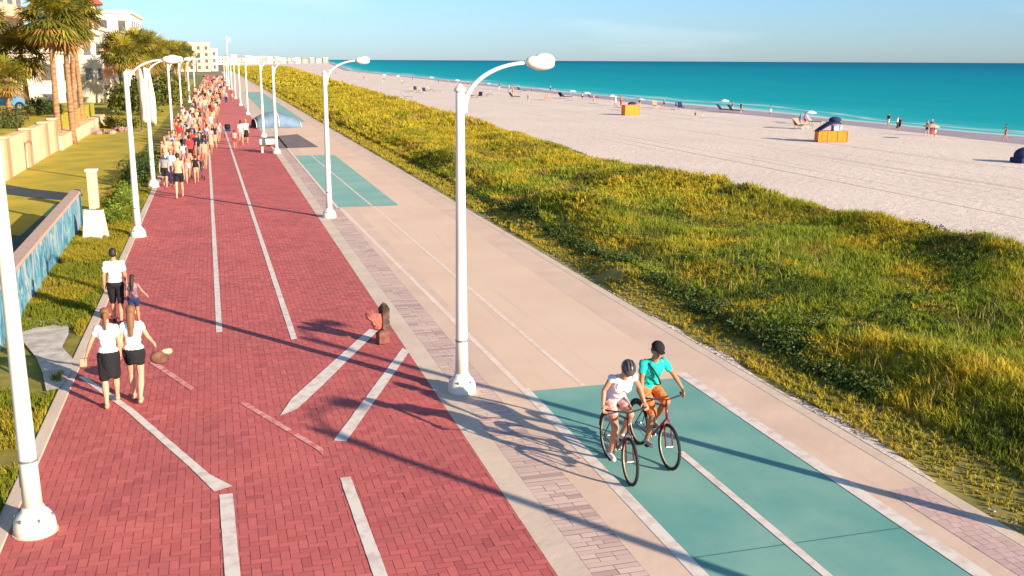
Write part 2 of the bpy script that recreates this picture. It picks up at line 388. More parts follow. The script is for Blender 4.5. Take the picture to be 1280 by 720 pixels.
# painted markings
def line_on(name, poly, z, m):
    a = sum(poly[i][0]*poly[(i+1)%len(poly)][1]-poly[(i+1)%len(poly)][0]*poly[i][1] for i in range(len(poly)))
    if a < 0: poly = poly[::-1]
    P_=[]
    for i in range(len(poly)):
        a_, b_ = Vector(poly[i]), Vector(poly[(i+1)%len(poly)]); L_=(b_-a_).length; n_=max(1,min(160,int(L_/.16))); nr=Vector((-(b_-a_).y,(b_-a_).x))/max(L_,1e-6)
        for k in range(n_): P_.append(tuple(a_.lerp(b_,k/n_)+nr*random.gauss(0,.0018 if k else 0)))
    return struct(MB().poly(P_, z).build(name, m))
def gp(*pts): return [G(*p) for p in pts]
Zb = .019
line_on('white_lane_line', [(-.26,21.9),(-.13,21.95),(-.68,95),(-.80,95)], Zb, m_paint)
line_on('white_lane_line', [(1.26,20.9),(1.39,20.95),(.66,92),(.54,92)], Zb, m_paint)
line_on('white_diagonal_mark', gp((98,472),(156,513),(236,584),(268,616),(291,609),(262,594),(165,511),(108,472)), Zb, m_paint)
line_on('white_dash_mark', gp((274,620),(291,618),(303,745),(283,745)), Zb, m_paint)
line_on('white_dash_mark', gp((425,599),(438,597),(494,745),(475,745)), Zb, m_paint)
m_pf2 = mat('worn_off_paint', (.72,.40,.36), .8, c2=(.60,.14,.13), scale=6, detail=12, sharp=(.4,.6))
line_on('faded_diagonal_mark', gp((186,454),(194,452),(243,486),(238,489)), Zb, m_pf2)
line_on('faded_diagonal_mark', gp((298,504),(305,502),(404,562),(404,571),(396,563)), Zb, m_pf2)
line_on('white_arrow_mark', gp((462,412),(472,415),(428,458),(404,482),(372,512),(350,521),(364,500),(384,482),(405,463)), Zb, m_paint)
line_on('white_bar_mark', gp((503,436),(512,440),(433,553),(417,552)), Zb, m_paint)
strip('white_edge_line', [-40,16.5], 4.98, 5.16, .0165, m_paint)
strip('white_edge_line_faded', [16.5,40], lambda y: 4.98-.48*(y-16.5)/23.5, lambda y: 5.10-.46*(y-16.5)/23.5, .0145, m_paint_f)
strip('white_edge_line_far', [40,98], 4.40, 4.52, .022, m_paint_f)
strip('white_outer_line', [-40,16.6], 8.10, 8.32, .0165, m_paint)
line_on('bike_centre_line', [(6.42,-40),(6.54,-40),(6.54,13.0),(6.42,13.0)], .0165, m_paint)
line_on('bike_centre_line_faded', [(6.12,16.4),(6.22,16.4),(5.97,40.3),(5.87,40.3)], .0105, m_paint_f)
line_on('bike_centre_line_far', [(5.82,40.4),(5.92,40.4),(5.55,63.1),(5.47,63.1)], .0225, m_paint)
# thin expansion joints in the paths
m_joint = mat('dark_joint', (.12,.10,.09), .95)
for k, yj in enumerate([9.9]):
    strip('expansion_joint', [yj, yj+.018], 5.17, 8.09, .0135, m_joint if k>1 else mat('teal_joint',(.05,.2,.2),.9))
# ---- left verge and lawn
m_turf = mat('verge_turf', (.30,.23,.04), .95, c2=(.17,.16,.03), scale=2.2, bump=.6)
m_lawn = mat('golden_lawn', (.50,.38,.035), .95, c2=(.33,.30,.03), scale=.5, bump=.5, detail=12)
strip('verge', [-40,60,120,400], -4.75, -2.99, .0, m_turf)
strip('lawn', [-40,60,120,300], -60, -4.75, -.004, m_lawn)
m_lawn_shade = mat('lawn_shade_paint', (.05,.07,.09), .85, c2=(.03,.045,.06), scale=1)
m_green = mat('dark_green_band', (.03,.13,.09), .95, c2=(.02,.09,.07), scale=1)
line_on('dark_lawn_band', gp((-30,224),(38,236),(104,243),(96,252),(40,247),(-30,238)), .004, m_lawn_shade)  # shadow band across the lawn, painted as a flat dark sheet
line_on('dark_lawn_band', gp((104,243),(96,252),(60,275),(30,320),(-30,345),(-30,318),(20,300),(44,278),(70,254)), .008, m_green)  # flat dark green bands laid over the lawn, here and below
line_on('dark_lawn_band', gp((-40,287),(30,296),(46,276),(58,270),(38,308),(-40,300)), .012, m_green)
# concrete slab in the verge
line_on('worn_concrete_slab', gp((26,402),(48,398),(86,404),(86,420),(78,436),(92,452),(88,470),(74,489),(58,491),(54,470),(46,450),(28,428)), .045, mat('cracked_concrete',(.62,.56,.50),.9,c2=(.40,.34,.30),scale=3.2,bump=.5,detail=12))

# ------------------------------------------------------------------ dune and grass
_gx = rng.uniform(0, 100, 40)
def fbm(x, y, s, seed=0):
    """cheap value noise"""
    r_ = np.random.default_rng(100+seed); P_ = r_.random((64,64))
    u = (x/s) % 64; v = (y/s) % 64; i = np.floor(u).astype(int); j = np.floor(v).astype(int)
    fu = u-i; fv = v-j; fu = fu*fu*(3-2*fu); fv = fv*fv*(3-2*fv); i%=64; j%=64; i1=(i+1)%64; j1=(j+1)%64
    return (P_[i,j]*(1-fu)+P_[i1,j]*fu)*(1-fv)+(P_[i,j1]*(1-fu)+P_[i1,j1]*fu)*fv
bumps = []
for (px, py, hh, sx, sy) in [(1000,272,.85,1.0,2.6),(1090,300,.8,1.1,2.2),(1240,340,.8,1.2,2.5),(1235,300,.7,1.3,3),(1075,262,.5,.8,1.2),
        (720,265,.7,1.2,3.5),(660,262,.7,1.2,3),(760,330,.6,.9,2.5),(700,330,.5,.8,2.4),(860,236,.6,1.2,4),(520,170,.6,2,4),(900,300,.3,1.5,2),(950,400,.35,.9,1.5),(1150,470,.4,.9,1.4),(560,200,.5,1.2,4)]:
    gx, gy = G(px, py, .5); bumps.append((gx+.6, gy, hh, sx, sy))
def dune_h(x, y):
    w = dune_edge(y); t = (x-9.44)/(w-9.44)
    front = 10.5+.9*fbm(x*0, y, 3.5, 3)
    h = .38*sst(0, 1, (x-front)/1.6)*(.55+.8*fbm(x*.3, y, 5., 1))
    h += .34*sst(.45,.75,t)*(.4+fbm(x, y, 6., 2))
    h += .24*(fbm(x, y, 2.4, 4)-.5)*sst(10.5,12,x) + .15*(fbm(x, y, 1.1, 5)-.5)*sst(10.5,12,x)
    for (bx, by, bh, sx, sy) in bumps: h = h + bh*.55*np.exp(-((x-bx)/sx)**2-((y-by)/sy)**2)
    h = h*(1-sst(.80, .95, t)) + .16*sst(.80,.92,t)*(1-sst(.965,1.01,t))
    return np.maximum(h, .0)*sst(9.5, 10.4, x)+.002
ys = np.concatenate([np.arange(0,60,.3), np.arange(60,150,.8), np.arange(150,420,2.5), np.arange(420,900,12)])
t = np.linspace(0,1,70); w = dune_edge(ys)+.3
X = 9.442+(w-9.442)[:,None]*t; Y = np.repeat(ys[:,None],70,1); Z = dune_h(X,Y)
V = np.stack([X,Y,Z],-1).reshape(-1,3); i = np.arange(len(ys)-1)[:,None]*70+np.arange(69); F=np.stack([i,i+1,i+71,i+70],-1).reshape(-1,4)
m_dune = mat('dune_soil', (.36,.28,.07), .95, c2=(.20,.18,.04), scale=1.2, bump=.6, detail=10)
struct(npmesh('dune_terrain', V, F, m_dune, smooth=True))

def grass(name, P0, hgt, wid, tint, nb, lean=.5, label='', cat='grass'):
    """P0 (n,3) tuft roots; every tuft nb bent blades of two segments"""
    n = len(P0); N_ = n*nb
    root = np.repeat(P0, nb, 0) + np.c_[rng.normal(0,.05,(N_,2))*np.repeat(hgt,nb)[:,None]*2, np.zeros(N_)]
    h = np.repeat(hgt, nb)*rng.uniform(.55,1.15,N_); w_ = np.repeat(wid, nb)*rng.uniform(.6,1.3,N_)
    az = rng.uniform(0, 2*np.pi, N_); ln = rng.uniform(.15, 1, N_)*lean
    d = np.c_[np.cos(az), np.sin(az), np.zeros(N_)]; s_ = np.c_[-np.sin(az), np.cos(az), np.zeros(N_)]
    yaw_ = rng.uniform(-1,1,N_)[:,None]; s_ = s_+d*yaw_; s_ /= np.linalg.norm(s_,axis=1)[:,None]
    mid = root + d*(ln*h*.35)[:,None] + np.c_[np.zeros((N_,2)), h*.6]
    tip = root + d*(ln*h*1.0)[:,None] + np.c_[np.zeros((N_,2)), h*(1-.25*ln)]
    V = np.stack([root-s_*w_[:,None]*.5, root+s_*w_[:,None]*.5, mid+s_*w_[:,None]*.45, mid-s_*w_[:,None]*.45, tip],1).reshape(-1,3)
    b = np.arange(N_)[:,None]*5
    F = np.concatenate([b+np.array([[0,1,2]]), b+np.array([[0,2,3]]), b+np.array([[3,2,4]])])
    c = np.repeat(tint, nb, 0)*rng.uniform(.75,1.25,(N_,1)); c = np.repeat(c,5,0)
    o = npmesh(name, V, F, m_blade, c); tag(o, label, cat, kind='stuff'); return o
m_blade = mat_attr('grass_blades', .75, .12, .25)
GOLD = np.array((.52,.40,.035)); GREEN = np.array((.25,.30,.03)); OLIVE=np.array((.38,.36,.032)); RUST=np.array((.40,.28,.07)); DARK=np.array((.09,.13,.02))
def seed_heads(n, y0, y1):
    x, y = scatter(n, y0, y1, 11); k = fbm(x,y,3.1,71) > .55; x=x[k]; y=y[k]
    return x, y
def grass_tint(x, y):
    far = sst(25, 80, y)[:,None]
    n1 = fbm(x, y, 2.2, 11)[:,None]; n2 = fbm(x, y, .8, 12)[:,None]; n3 = fbm(x,y,1.6,13)[:,None]
    c = GREEN*(1-sst(.3,.62,n1+far*.25)) + sst(.3,.62,n1+far*.25)*OLIVE
    k = sst(.50,.72,n2*.6+n1*.25+far*.22+.08); c = c*(1-k)+GOLD*k
    k = sst(.70,.82,n3)*.7; c = c*(1-k)+RUST*k*1.0
    k = sst(.72,.85,fbm(x,y,1.9,17)[:,None])*(1-far*.5)*.75; c = c*(1-k)+DARK*k
    crest = sst(.78,.92,(x-9.44)/(dune_edge(y)-9.44))[:,None]
    cc = np.array((.34,.34,.015))*(1-far)+np.array((.62,.40,.02))*far
    return c*(1-crest)+cc*crest
def scatter(n, y0, y1, xlo=9.62, prob=None):
    y = rng.uniform(y0, y1, n); x = xlo+(dune_edge(y)-.1-xlo)*rng.random(n)
    return x, y
def dune_grass(n, y0, y1, h, w, nb, name, label):
    x, y = scatter(n, y0, y1)
    keep = np.ones(n, bool)
    bare = fbm(x, y, 1.3, 21)*sst(0,1,(11.5-x)/1.6); keep &= bare < .80
    x = x[keep]; y = y[keep]
    hh = h*(.6+.7*fbm(x,y,1.4,9))*np.where(x<10.8, .42, 1.)*rng.uniform(.7,1.3,len(x))
    crest = sst(.8,.95,(x-9.44)/(dune_edge(y)-9.44)); hh = hh*(1-.45*crest)
    ti = grass_tint(x,y)*rng.uniform(.8,1.2,(len(x),1))
    low = (x<10.8); ti[low] = ti[low]*.5+np.array((.44,.34,.06))*.5
    grass(name, np.c_[x,y,dune_h(x,y)-.01], hh, np.full(len(x), w), ti, nb, .8, label)
dune_grass(38000, 6, 32, .25, .014, 11, 'dune_grass', 'tangled green and golden dune grass bordering the bike path, nearest part')
dune_grass(28000, 32, 75, .31, .03, 9, 'dune_grass', 'golden green dune grass in the middle distance beside the beach')
dune_grass(22000, 75, 190, .5, .07, 7, 'dune_grass', 'golden dune grass far along the promenade')
dune_grass(9000, 190, 800, .7, .28, 6, 'dune_grass', 'thin golden strip of dune grass towards the horizon')
x, y = scatter(3200, 6, 60, 10.8); k = fbm(x,y,3.1,71) > .60; x=x[k]; y=y[k]
grass('sea_oats', np.c_[x,y,dune_h(x,y)], np.full(len(x),.48), np.full(len(x),.009), np.tile(np.array((.52,.40,.12)),(len(x),1)), 3, .5, 'taller straw coloured sea oat stems standing out of the dune grass')
# broad leaved ground cover among the grass
def leaves(name, C, rad, nleaf, size, tint, m, parent=None, flat=.6, shell=.5):
    """leaf quads filling lumpy ellipsoids: C (n,3), rad (n,)"""
    n = len(C); idx = np.repeat(np.arange(n), nleaf); N_ = len(idx)
    d = rng.normal(0,1,(N_,3)); d /= np.linalg.norm(d,axis=1)[:,None]
    rr = (shell+(1-shell)*rng.random(N_)**.5)[:,None]
    p = C[idx]+d*rr*rad[idx][:,None]*np.array((1,1,flat))
    a = rng.normal(0,1,(N_,3)); a /= np.linalg.norm(a,axis=1)[:,None]
    b = np.cross(a, rng.normal(0,1,(N_,3))); b /= np.linalg.norm(b,axis=1)[:,None]
    s_ = (size*rng.uniform(.6,1.4,N_))[:,None]
    V = np.stack([p-a*s_, p+b*s_*.5, p+a*s_, p-b*s_*.5],1).reshape(-1,3); F = np.arange(4*N_).reshape(-1,4)
    c = (tint[idx] if len(np.shape(tint))==2 else np.tile(np.array(tint),(N_,1)))*rng.uniform(.6,1.4,(N_,1))
    return npmesh(name, V, F, m, np.repeat(c,4,0), parent=parent)
m_leaf = mat_attr('leaf_green', .55, .35, .2)
x, y = scatter(2600, 7, 60, 10.9)
nn = fbm(x,y,2.6,31); k = (nn > .56) | (x < 11.8) & (rng.random(len(x)) < .35); x=x[k]; y=y[k]
xa=10.5+.7*rng.random(700); ya=rng.uniform(14,44,700); k=fbm(xa,ya,2.2,33)>.35; x=np.r_[x,xa[k]]; y=np.r_[y,ya[k]]
C = np.c_[x,y,dune_h(x,y)+.10]; rad = rng.uniform(.14,.34,len(x))
ti = np.where(rng.random((len(x),1))<.5, np.array((.045,.085,.012)), np.array((.075,.10,.014)))
tag(leaves('dune_ground_cover', C, rad, 60, .035, ti, m_leaf, flat=.7), 'low dark green leafy ground cover between the dune grasses', 'ground cover', kind='stuff')
# gritty debris along the kerb
n = 1500; x = 9.46+np.abs(rng.normal(0,.16,n)); y = rng.uniform(7,40,n); k = fbm(x,y,1.5,41)>.42; x=x[k]; y=y[k]; s_ = rng.uniform(.006,.018,len(x))[:,None]
p = np.c_[x,y,np.full(len(x),.012)]
V = np.stack([p-np.c_[s_,s_,s_*0], p+np.c_[s_,-s_,s_*0], p+np.c_[s_,s_,s_*0], p+np.c_[-s_,s_,s_*0], p+np.c_[s_*0,s_*0,s_*1.1]],1).reshape(-1,3)
b_ = np.arange(len(x))[:,None]*5; F = np.concatenate([b_+np.array([[0,1,4]]),b_+np.array([[1,2,4]]),b_+np.array([[2,3,4]]),b_+np.array([[3,0,4]])])
cg = np.array([(.5,.42,.36),(.2,.17,.15),(.62,.55,.48),(.1,.08,.06)])[rng.choice(4,len(x))]
tag(npmesh('kerb_gravel', V, F, mat_attr('gravel'), np.repeat(cg,5,0)), 'loose grit and litter lying along the outer kerb of the path', 'gravel', kind='stuff')
strip('sandy_kerb_patch', list(np.arange(11,21,.25)), lambda y: 9.442+0*y, lambda y: 9.50+.5*np.maximum(0,fbm(y*0,y,1.1,61)-.35)*sst(11,12.5,y)*(1-sst(18.5,20.5,y)), .012, m_sand)

# verge grass
n = 26000; y = 7+60*rng.random(n)**1.25; x = rng.uniform(-4.7,-3.02,n)
sx, sy = G(65,440); k = ~(((x+3.75)/.85)**2+((y-21.0)/2.3)**2 < 1); k &= fbm(x,y,1.1,51) > .22; x=x[k]; y=y[k]
ti = np.where(fbm(x,y,1.3,52)[:,None]>.5, np.array((.34,.28,.03)), np.array((.20,.22,.022)))
grass('verge_grass', np.c_[x,y,np.zeros(len(x))], .10+.10*fbm(x,y,.9,53), np.full(len(x),.014), ti, 6, .8, 'short patchy grass of the verge along the left kerb of the promenade')

# ------------------------------------------------------------------ street lamps
m_white = mat('white_lamp_enamel', (.78,.74,.68), .45, c2=(.66,.60,.52), scale=2.2, spec=.5, stretch=(1,1,.25), detail=12, sharp=(.25,.5))
m_glass = mat('lamp_globe', (.78,.75,.72), .25, var=.03, scale=2, spec=.6)
m_grey = mat('grey_metal', (.25,.25,.26), .5, scale=8, metal=.4)
def make_lamp():
    r = empty('street_lamp')
    prof = [(.235,0),(.245,.03),(.25,.09),(.24,.17),(.20,.25),(.145,.31),(.125,.36)]
    MB().lathe(prof, 28).build('base', m_white, r, True)
    MB().lathe([(.118,.34),(.104,1.0),(.088,3.0),(.078,4.6),(.072,5.28)], 20).build('pole', m_white, r, True)
    MB().lathe([(.082,5.281),(.10,5.29),(.10,5.33),(.06,5.37),(.03,5.40),(.012,5.42)], 16).build('pole_cap', m_white, r, True)
    pts = [(.05,0,5.0)]; 
    for k in range(13):
        a = R(4+80*k/12); pts.append((.09+1.08*(1-math.cos(a))*1.06, 0, 5.03+.735*math.sin(a)))
    MB().path(pts, [.044]+[.042-.001*k for k in range(13)], 10).build('arm', m_white, r, True)
    MB().box(.05,.12,-.055,.055,4.93,5.10).build('bracket', m_white, r, bevel=.01)
    hd = MB().ell((1.30,0,5.775),(.16,.12,.105)); hd.ell((1.47,0,5.80),(.20,.145,.125), 20, 12); hd.build('lamp_head', m_white, r, True)
    MB().ell((1.43,0,5.735),(.235,.13,.10), 20, 10).build('diffuser', m_glass, r, True)
    for q in range(6): a=q*math.pi/3; MB().path([(.205*math.cos(a),.205*math.sin(a),.20),(.225*math.cos(a),.225*math.sin(a),.245)],.018,6).build('bolt', m_grey, r)
    MB().lathe([(.27,0),(.27,.022)],24).build('flange', m_conc_l, r)
    MB().lathe([(.112,.95),(.112,.98)],20).build('seam', m_grey, r)
    MB().box(.10,.118,-.035,.035,.62,.80).build('access_door', m_grey, r, bevel=.004)
    return r
lamp0 = make_lamp()
ord_ = ['nearest','second','third','fourth','fifth','sixth','seventh','eighth','ninth','tenth','eleventh','twelfth','thirteenth']
def put_lamp(x, y, rz, label, first=[True]):
    o = lamp0 if first[0] else copy_tree(lamp0); first[0] = False
    o.location = (x,y,0); o.rotation_euler = (0,0,rz); tag(o, label, 'street lamp', 'white street lamps lining the promenade'); return o
RL = [(3.95,16.65),(3.89,37.75),(3.55,65.05),(3.4,79),(3.3,112),(3.1,134),(3.0,158),(2.9,182),(2.8,206),(2.8,235),(2.7,270)]
for k,(x,y) in enumerate(RL):
    put_lamp(x, y, 0, 'tall white curved-arm street lamp, %s in the row between brick promenade and bike path' % ord_[k])
LL = [(-2.47,12.78,math.pi*.97),(-2.71,35.13,0),(-2.95,49.0,0),(-3.2,80,0),(-3.3,109,0),(-3.3,145,0),(-3.3,190,0)]
for k,(x,y,a) in enumerate(LL):
    put_lamp(x, y, a, 'tall white street lamp on the left edge of the brick, %s of the left row' % ord_[k])
put_lamp(10.9, 9.4-1.9, 0, 'white lamp copy added out of frame to the right to cast a pole shadow')  # unseen lamp copy, added so its pole shadow crosses the teal path
put_lamp(10.6, 2.0, 0, 'white lamp copy added out of view near the camera to cast a shadow streak')  # unseen lamp copy, added for the shadow streak on the near bricks

# ------------------------------------------------------------------ left wall, buildings
m_mural, N, L, P = nmat('blue_mural_paint')
tc = N.new('ShaderNodeTexCoord'); mp = N.new('ShaderNodeMapping'); mp.inputs['Scale'].default_value=(1,1.0,.55); L.new(tc.outputs['Object'], mp.inputs[0])
nz = N.new('ShaderNodeTexNoise'); nz.inputs['Scale'].default_value=1.7; nz.inputs['Detail'].default_value=12; nz.inputs['Roughness'].default_value=.68; nz.inputs['Distortion'].default_value=2.2; L.new(mp.outputs[0], nz.inputs['Vector'])
cr = N.new('ShaderNodeValToRGB'); el = cr.color_ramp.elements; el[0].position=.3; el[0].color=(.05,.10,.18,1); el[1].position=.72; el[1].color=(.55,.52,.46,1)
for p_,c_ in ((.42,(.05,.20,.32)),(.49,(.10,.33,.42)),(.55,(.25,.42,.46)),(.60,(.5,.48,.43))): e_=el.new(p_); e_.color=(*c_,1)
L.new(nz.outputs['Fac'], cr.inputs[0]); L.new(cr.outputs[0], P.inputs['Base Color']); P.inputs['Roughness'].default_value=.7
wl = empty('garden_wall', (-4.55,30,0), 0, 'low wall with a blue streaked mural and tan coping beside the verge', 'wall')
def wallpts(y): return -4.36-(y-15)*.018
A = [(-.22+wallpts(y)+4.55, y-30) for y in (10,24,38.4)]; B_ = [(wallpts(y)+4.55, y-30) for y in (10,24,38.4)]
MB().prism(B_+A[::-1], 0, 1.16).build('mural_face', m_mural, wl)
A2 = [(a-.06,b) for a,b in A]; B2 = [(a+.06,b) for a,b in B_]
MB().prism(B2+A2[::-1], 1.162, 1.26).build('coping', mat('tan_coping',(.55,.38,.30),.85,scale=3,bump=.3), wl, bevel=.012)
m_cream = mat('cream_stucco', (.78,.58,.38), .9, c2=(.70,.49,.30), scale=.5, bump=.15, detail=10)
m_whitew = mat('white_stucco', (.80,.72,.62), .9, c2=(.74,.64,.53), scale=.4, bump=.1, detail=10)
m_orange = mat('orange_stucco', (.62,.32,.15), .9, c2=(.52,.25,.11), scale=.5, detail=8)
m_terra = mat('terracotta_tile', (.42,.12,.07), .85, c2=(.30,.08,.05), scale=3, stretch=(1,1,6))
m_win = mat('dark_window_glass', (.09,.10,.12), .2, c2=(.16,.14,.12), scale=.7, spec=.6)
m_dkroof = mat('dark_awning', (.15,.10,.08), .8, scale=2)
ga = empty('gate_pillar', (-4.78,42.1,0), 0, 'cream stucco pillar at the far end of the blue mural wall', 'pillar')
MB().box(-.18,.18,-.18,.18,0,1.5).build('shaft', m_cream, ga, bevel=.02); MB().box(-.23,.23,-.23,.23,1.502,1.6).build('cap', m_whitew, ga, bevel=.02)
# retaining wall with piers
rw = empty('retaining_wall', (-9.9,60,0), 0, 'tall cream retaining wall with piers behind the golden lawn', 'wall')
MB().box(-.5,0,-22,10,0,1.95).build('wall_panel', m_cream, rw)
for k,yy in enumerate((-18,-12,-6,.2,6.2,10)):
    MB().box(-.3,.12,yy-.45,yy+.45,0,2.0).build('pier', mat('peach_pier',(.55,.29,.17),.9,scale=1), rw, bevel=.03)
    MB().box(-.36,.18,yy-.5,yy+.5,2.002,2.09).build('pier_cap', m_cream, rw, bevel=.02)
struct(MB().box(-60,-10.42,36,98,0,1.95).build('terrace', m_lawn))
struct(MB().box(-10.4,-9.6,70.6,98,0,.9).build('terrace_edge', m_cream))

def building(name, loc, w, d, h, floors, bays, mw, label, cat='building', balc=True, side_bays=3, mb_=None, roof='flat'):
    """block whose +x face looks to the promenade, -y face to the camera"""
    b = empty(name, loc, 0, label, cat)
    MB().box(-w,0,0,d,0,h).build('wall', mw, b)
    fh = (h-.8)/floors
    MB().box(-w-.25,.25,-.25,d+.25,h+.003,h+.55).build('cornice' if roof=='flat' else 'roof', m_whitew if roof=='flat' else m_terra, b, bevel=.08)
    for i in range(floors):
        z = .5+i*fh
        for j in range(bays):
            y0 = d*(j+.5)/bays; ww = d/bays*.28
            f = MB().box(.004,.05,y0-ww-.12,y0+ww+.12,z+.45,z+fh*.78+.1).build('window', m_whitew, b)
            MB().box(.053,.075,y0-ww,y0+ww,z+.55,z+fh*.78).build('pane', m_win, f)
            if balc and i>0:
                bb = MB().box(.08,1.35,y0-ww-.5,y0+ww+.5,z+.02,z+.16)
                bb.box(1.27,1.35,y0-ww-.5,y0+ww+.5,z+.163,z+1.05); bb.box(.08,1.267,y0-ww-.5,y0-ww-.42,z+.163,z+1.05); bb.box(.08,1.267,y0+ww+.42,y0+ww+.5,z+.163,z+1.05)
                bb.build('balcony', mb_ or m_whitew, b)
        for j in range(side_bays):
            x0 = -w*(j+.5)/side_bays; ww = w/side_bays*.2
            f = MB().box(x0-ww-.12,x0+ww+.12,-.05,-.004,z+.45,z+fh*.75+.1).build('window', m_whitew, b)
            MB().box(x0-ww,x0+ww,-.075,-.053,z+.55,z+fh*.75).build('pane', m_win, f)
    return b
building('hotel', (-17.5,66,1.9), 22, 26, 22, 7, 5, m_cream, 'tall cream hotel with balconies behind the palms at the left edge', mb_=m_orange)
building('hotel', (-19.0,96,0), 20, 24, 19, 6, 5, m_cream, 'cream hotel wing with orange balconies behind the palm cluster', mb_=m_cream)
building('beach_house', (-13.6,104,0), 5.2, 10, 6.2, 2, 3, m_whitew, 'low white house at the end of the golden lawn beside the palms', 'house', balc=False, side_bays=2)
# tower with terracotta cap
tw = empty('tower_building', (-16.5,148,0), 0, 'white round tower with a terracotta cap rising over the palms', 'tower')
MB().lathe([(2.15,0),(2.15,12.6),(2.1,12.65)], 28).build('wall', m_whitew, tw, True)
MB().lathe([(2.9,12.7),(2.95,12.9),(2.3,13.5),(1.2,14.1),(.3,14.6),(.05,14.8)], 28).build('roof', m_terra, tw, True)
for z in (3,6.2,9.4):
    for a in (-70,-25,20):
        ca, sa = math.cos(R(a)), math.sin(R(a)); f = MB().box(-.03,.06,-.42,.42,z,z+1.5)
        o = f.build('window', m_win, tw); o.location=(2.12*ca,2.12*sa,0); o.rotation_euler=(0,0,R(a))
MB().lathe([(2.5,8.7),(2.5,8.85)],28).build('ledge', m_orange, tw)
building('apartment_building', (-15.0,152,0), 9, 22, 9.6, 3, 5, m_whitew, 'white apartment block adjoining the round tower', balc=True, side_bays=3, mb_=m_orange)
building('apartment_building', (-12.6,182,0), 8.5, 30, 13.0, 4, 6, m_whitew, 'white flat-roofed apartment block just right of the tower', side_bays=3)
building('apartment_building', (-.9,500,0), 13.5, 40, 12.6, 4, 6, m_cream, 'cream block standing far off where the promenade ends', side_bays=4, balc=False)
building('apartment_building', (2.4,520,0), 3.0, 30, 10.2, 3, 4, m_whitew, 'narrow pale annex right of the far cream block', side_bays=1, balc=False)
gr='low pale buildings on the far shore'
for k in range(16):
    px = 272+k*8.2; yy = 1100+k*45; xx = (px-264)/1252*yy; hh = random.uniform(7.2,9.8)*(1 if k<9 else .85)
    wd = random.uniform(5,9.5)
    b = empty('shore_building', (xx,yy,0), 0, 'low pale building in the row along the far shore at the horizon', 'building', gr)
    MB().box(-wd/2,wd/2,0,14,0,hh).build('wall', random.choice([m_whitew,m_cream,mat('pink_stucco',(.62,.42,.36),.9)]), b)
    MB().box(-wd/2-.3,wd/2+.3,-.3,14.3,hh+.01,hh+.6).build('roof', random.choice([m_whitew,m_terra,m_whitew]), b)
    for q in range(3):
        for u in range(2): MB().box(-wd/2+wd*(q+.3)/3,-wd/2+wd*(q+.7)/3,-.06,-.004,1.2+u*3.2,3+u*3.2).build('window', m_win, b)
mast = empty('mast', (6.6,480,0), 0, 'thin pale mast rising above the far end of the promenade', 'mast')
MB().path([(0,0,0),(0,0,16)], [.35,.16], 8).build('pole', m_whitew, mast); MB().box(.16,1.8,-.03,.03,13.4,15.2).build('flag', m_whitew, mast)
# awning on the terrace
aw = empty('blue_car', (-15.3,84,1.95), R(90), 'pale blue car parked on the terrace in front of the hotel', 'car')
prof = [(-2.1,.35),(-2.1,.75),(-1.35,.88),(-.75,1.38),(.75,1.40),(1.45,.92),(2.1,.80),(2.15,.38)]
mbv = MB(); n_=len(prof); mbv.add([(-.82,a,b) for a,b in prof]+[(.82,a,b) for a,b in prof], [tuple(range(n_)), tuple(range(2*n_-1,n_-1,-1))]+[(i,n_+i,n_+(i+1)%n_,(i+1)%n_) for i in range(n_)])
mbv.build('body', mat('sky_blue_car_paint',(.10,.32,.58),.3,var=.05), aw, bevel=.07)
for sx in (-.835,.805):
    MB().add([(sx,-1.15,.92),(sx,-.7,1.32),(sx,.7,1.33),(sx,1.2,.94),(sx+.03,-1.15,.92),(sx+.03,-.7,1.32),(sx+.03,.7,1.33),(sx+.03,1.2,.94)],[(0,1,2,3),(7,6,5,4),(0,4,5,1),(1,5,6,2),(2,6,7,3),(3,7,4,0)]).build('window', m_win, aw)
for sx in (-.82,.82):
    for sy in (-1.3,1.35):
        wv=MB().torus((sx,sy,.33),.24,.095).build('tyre', mat('black_rubber',(.025,.025,.028),.85), aw, True); MB().path([(sx-.05,sy,.33),(sx+.05,sy,.33)],.17,14).build('rim', m_grey, wv)
MB().box(-.7,-.4,2.12,2.17,.6,.75).build('headlight', m_glass, aw); MB().box(.4,.7,2.12,2.17,.6,.75).build('headlight', m_glass, aw)

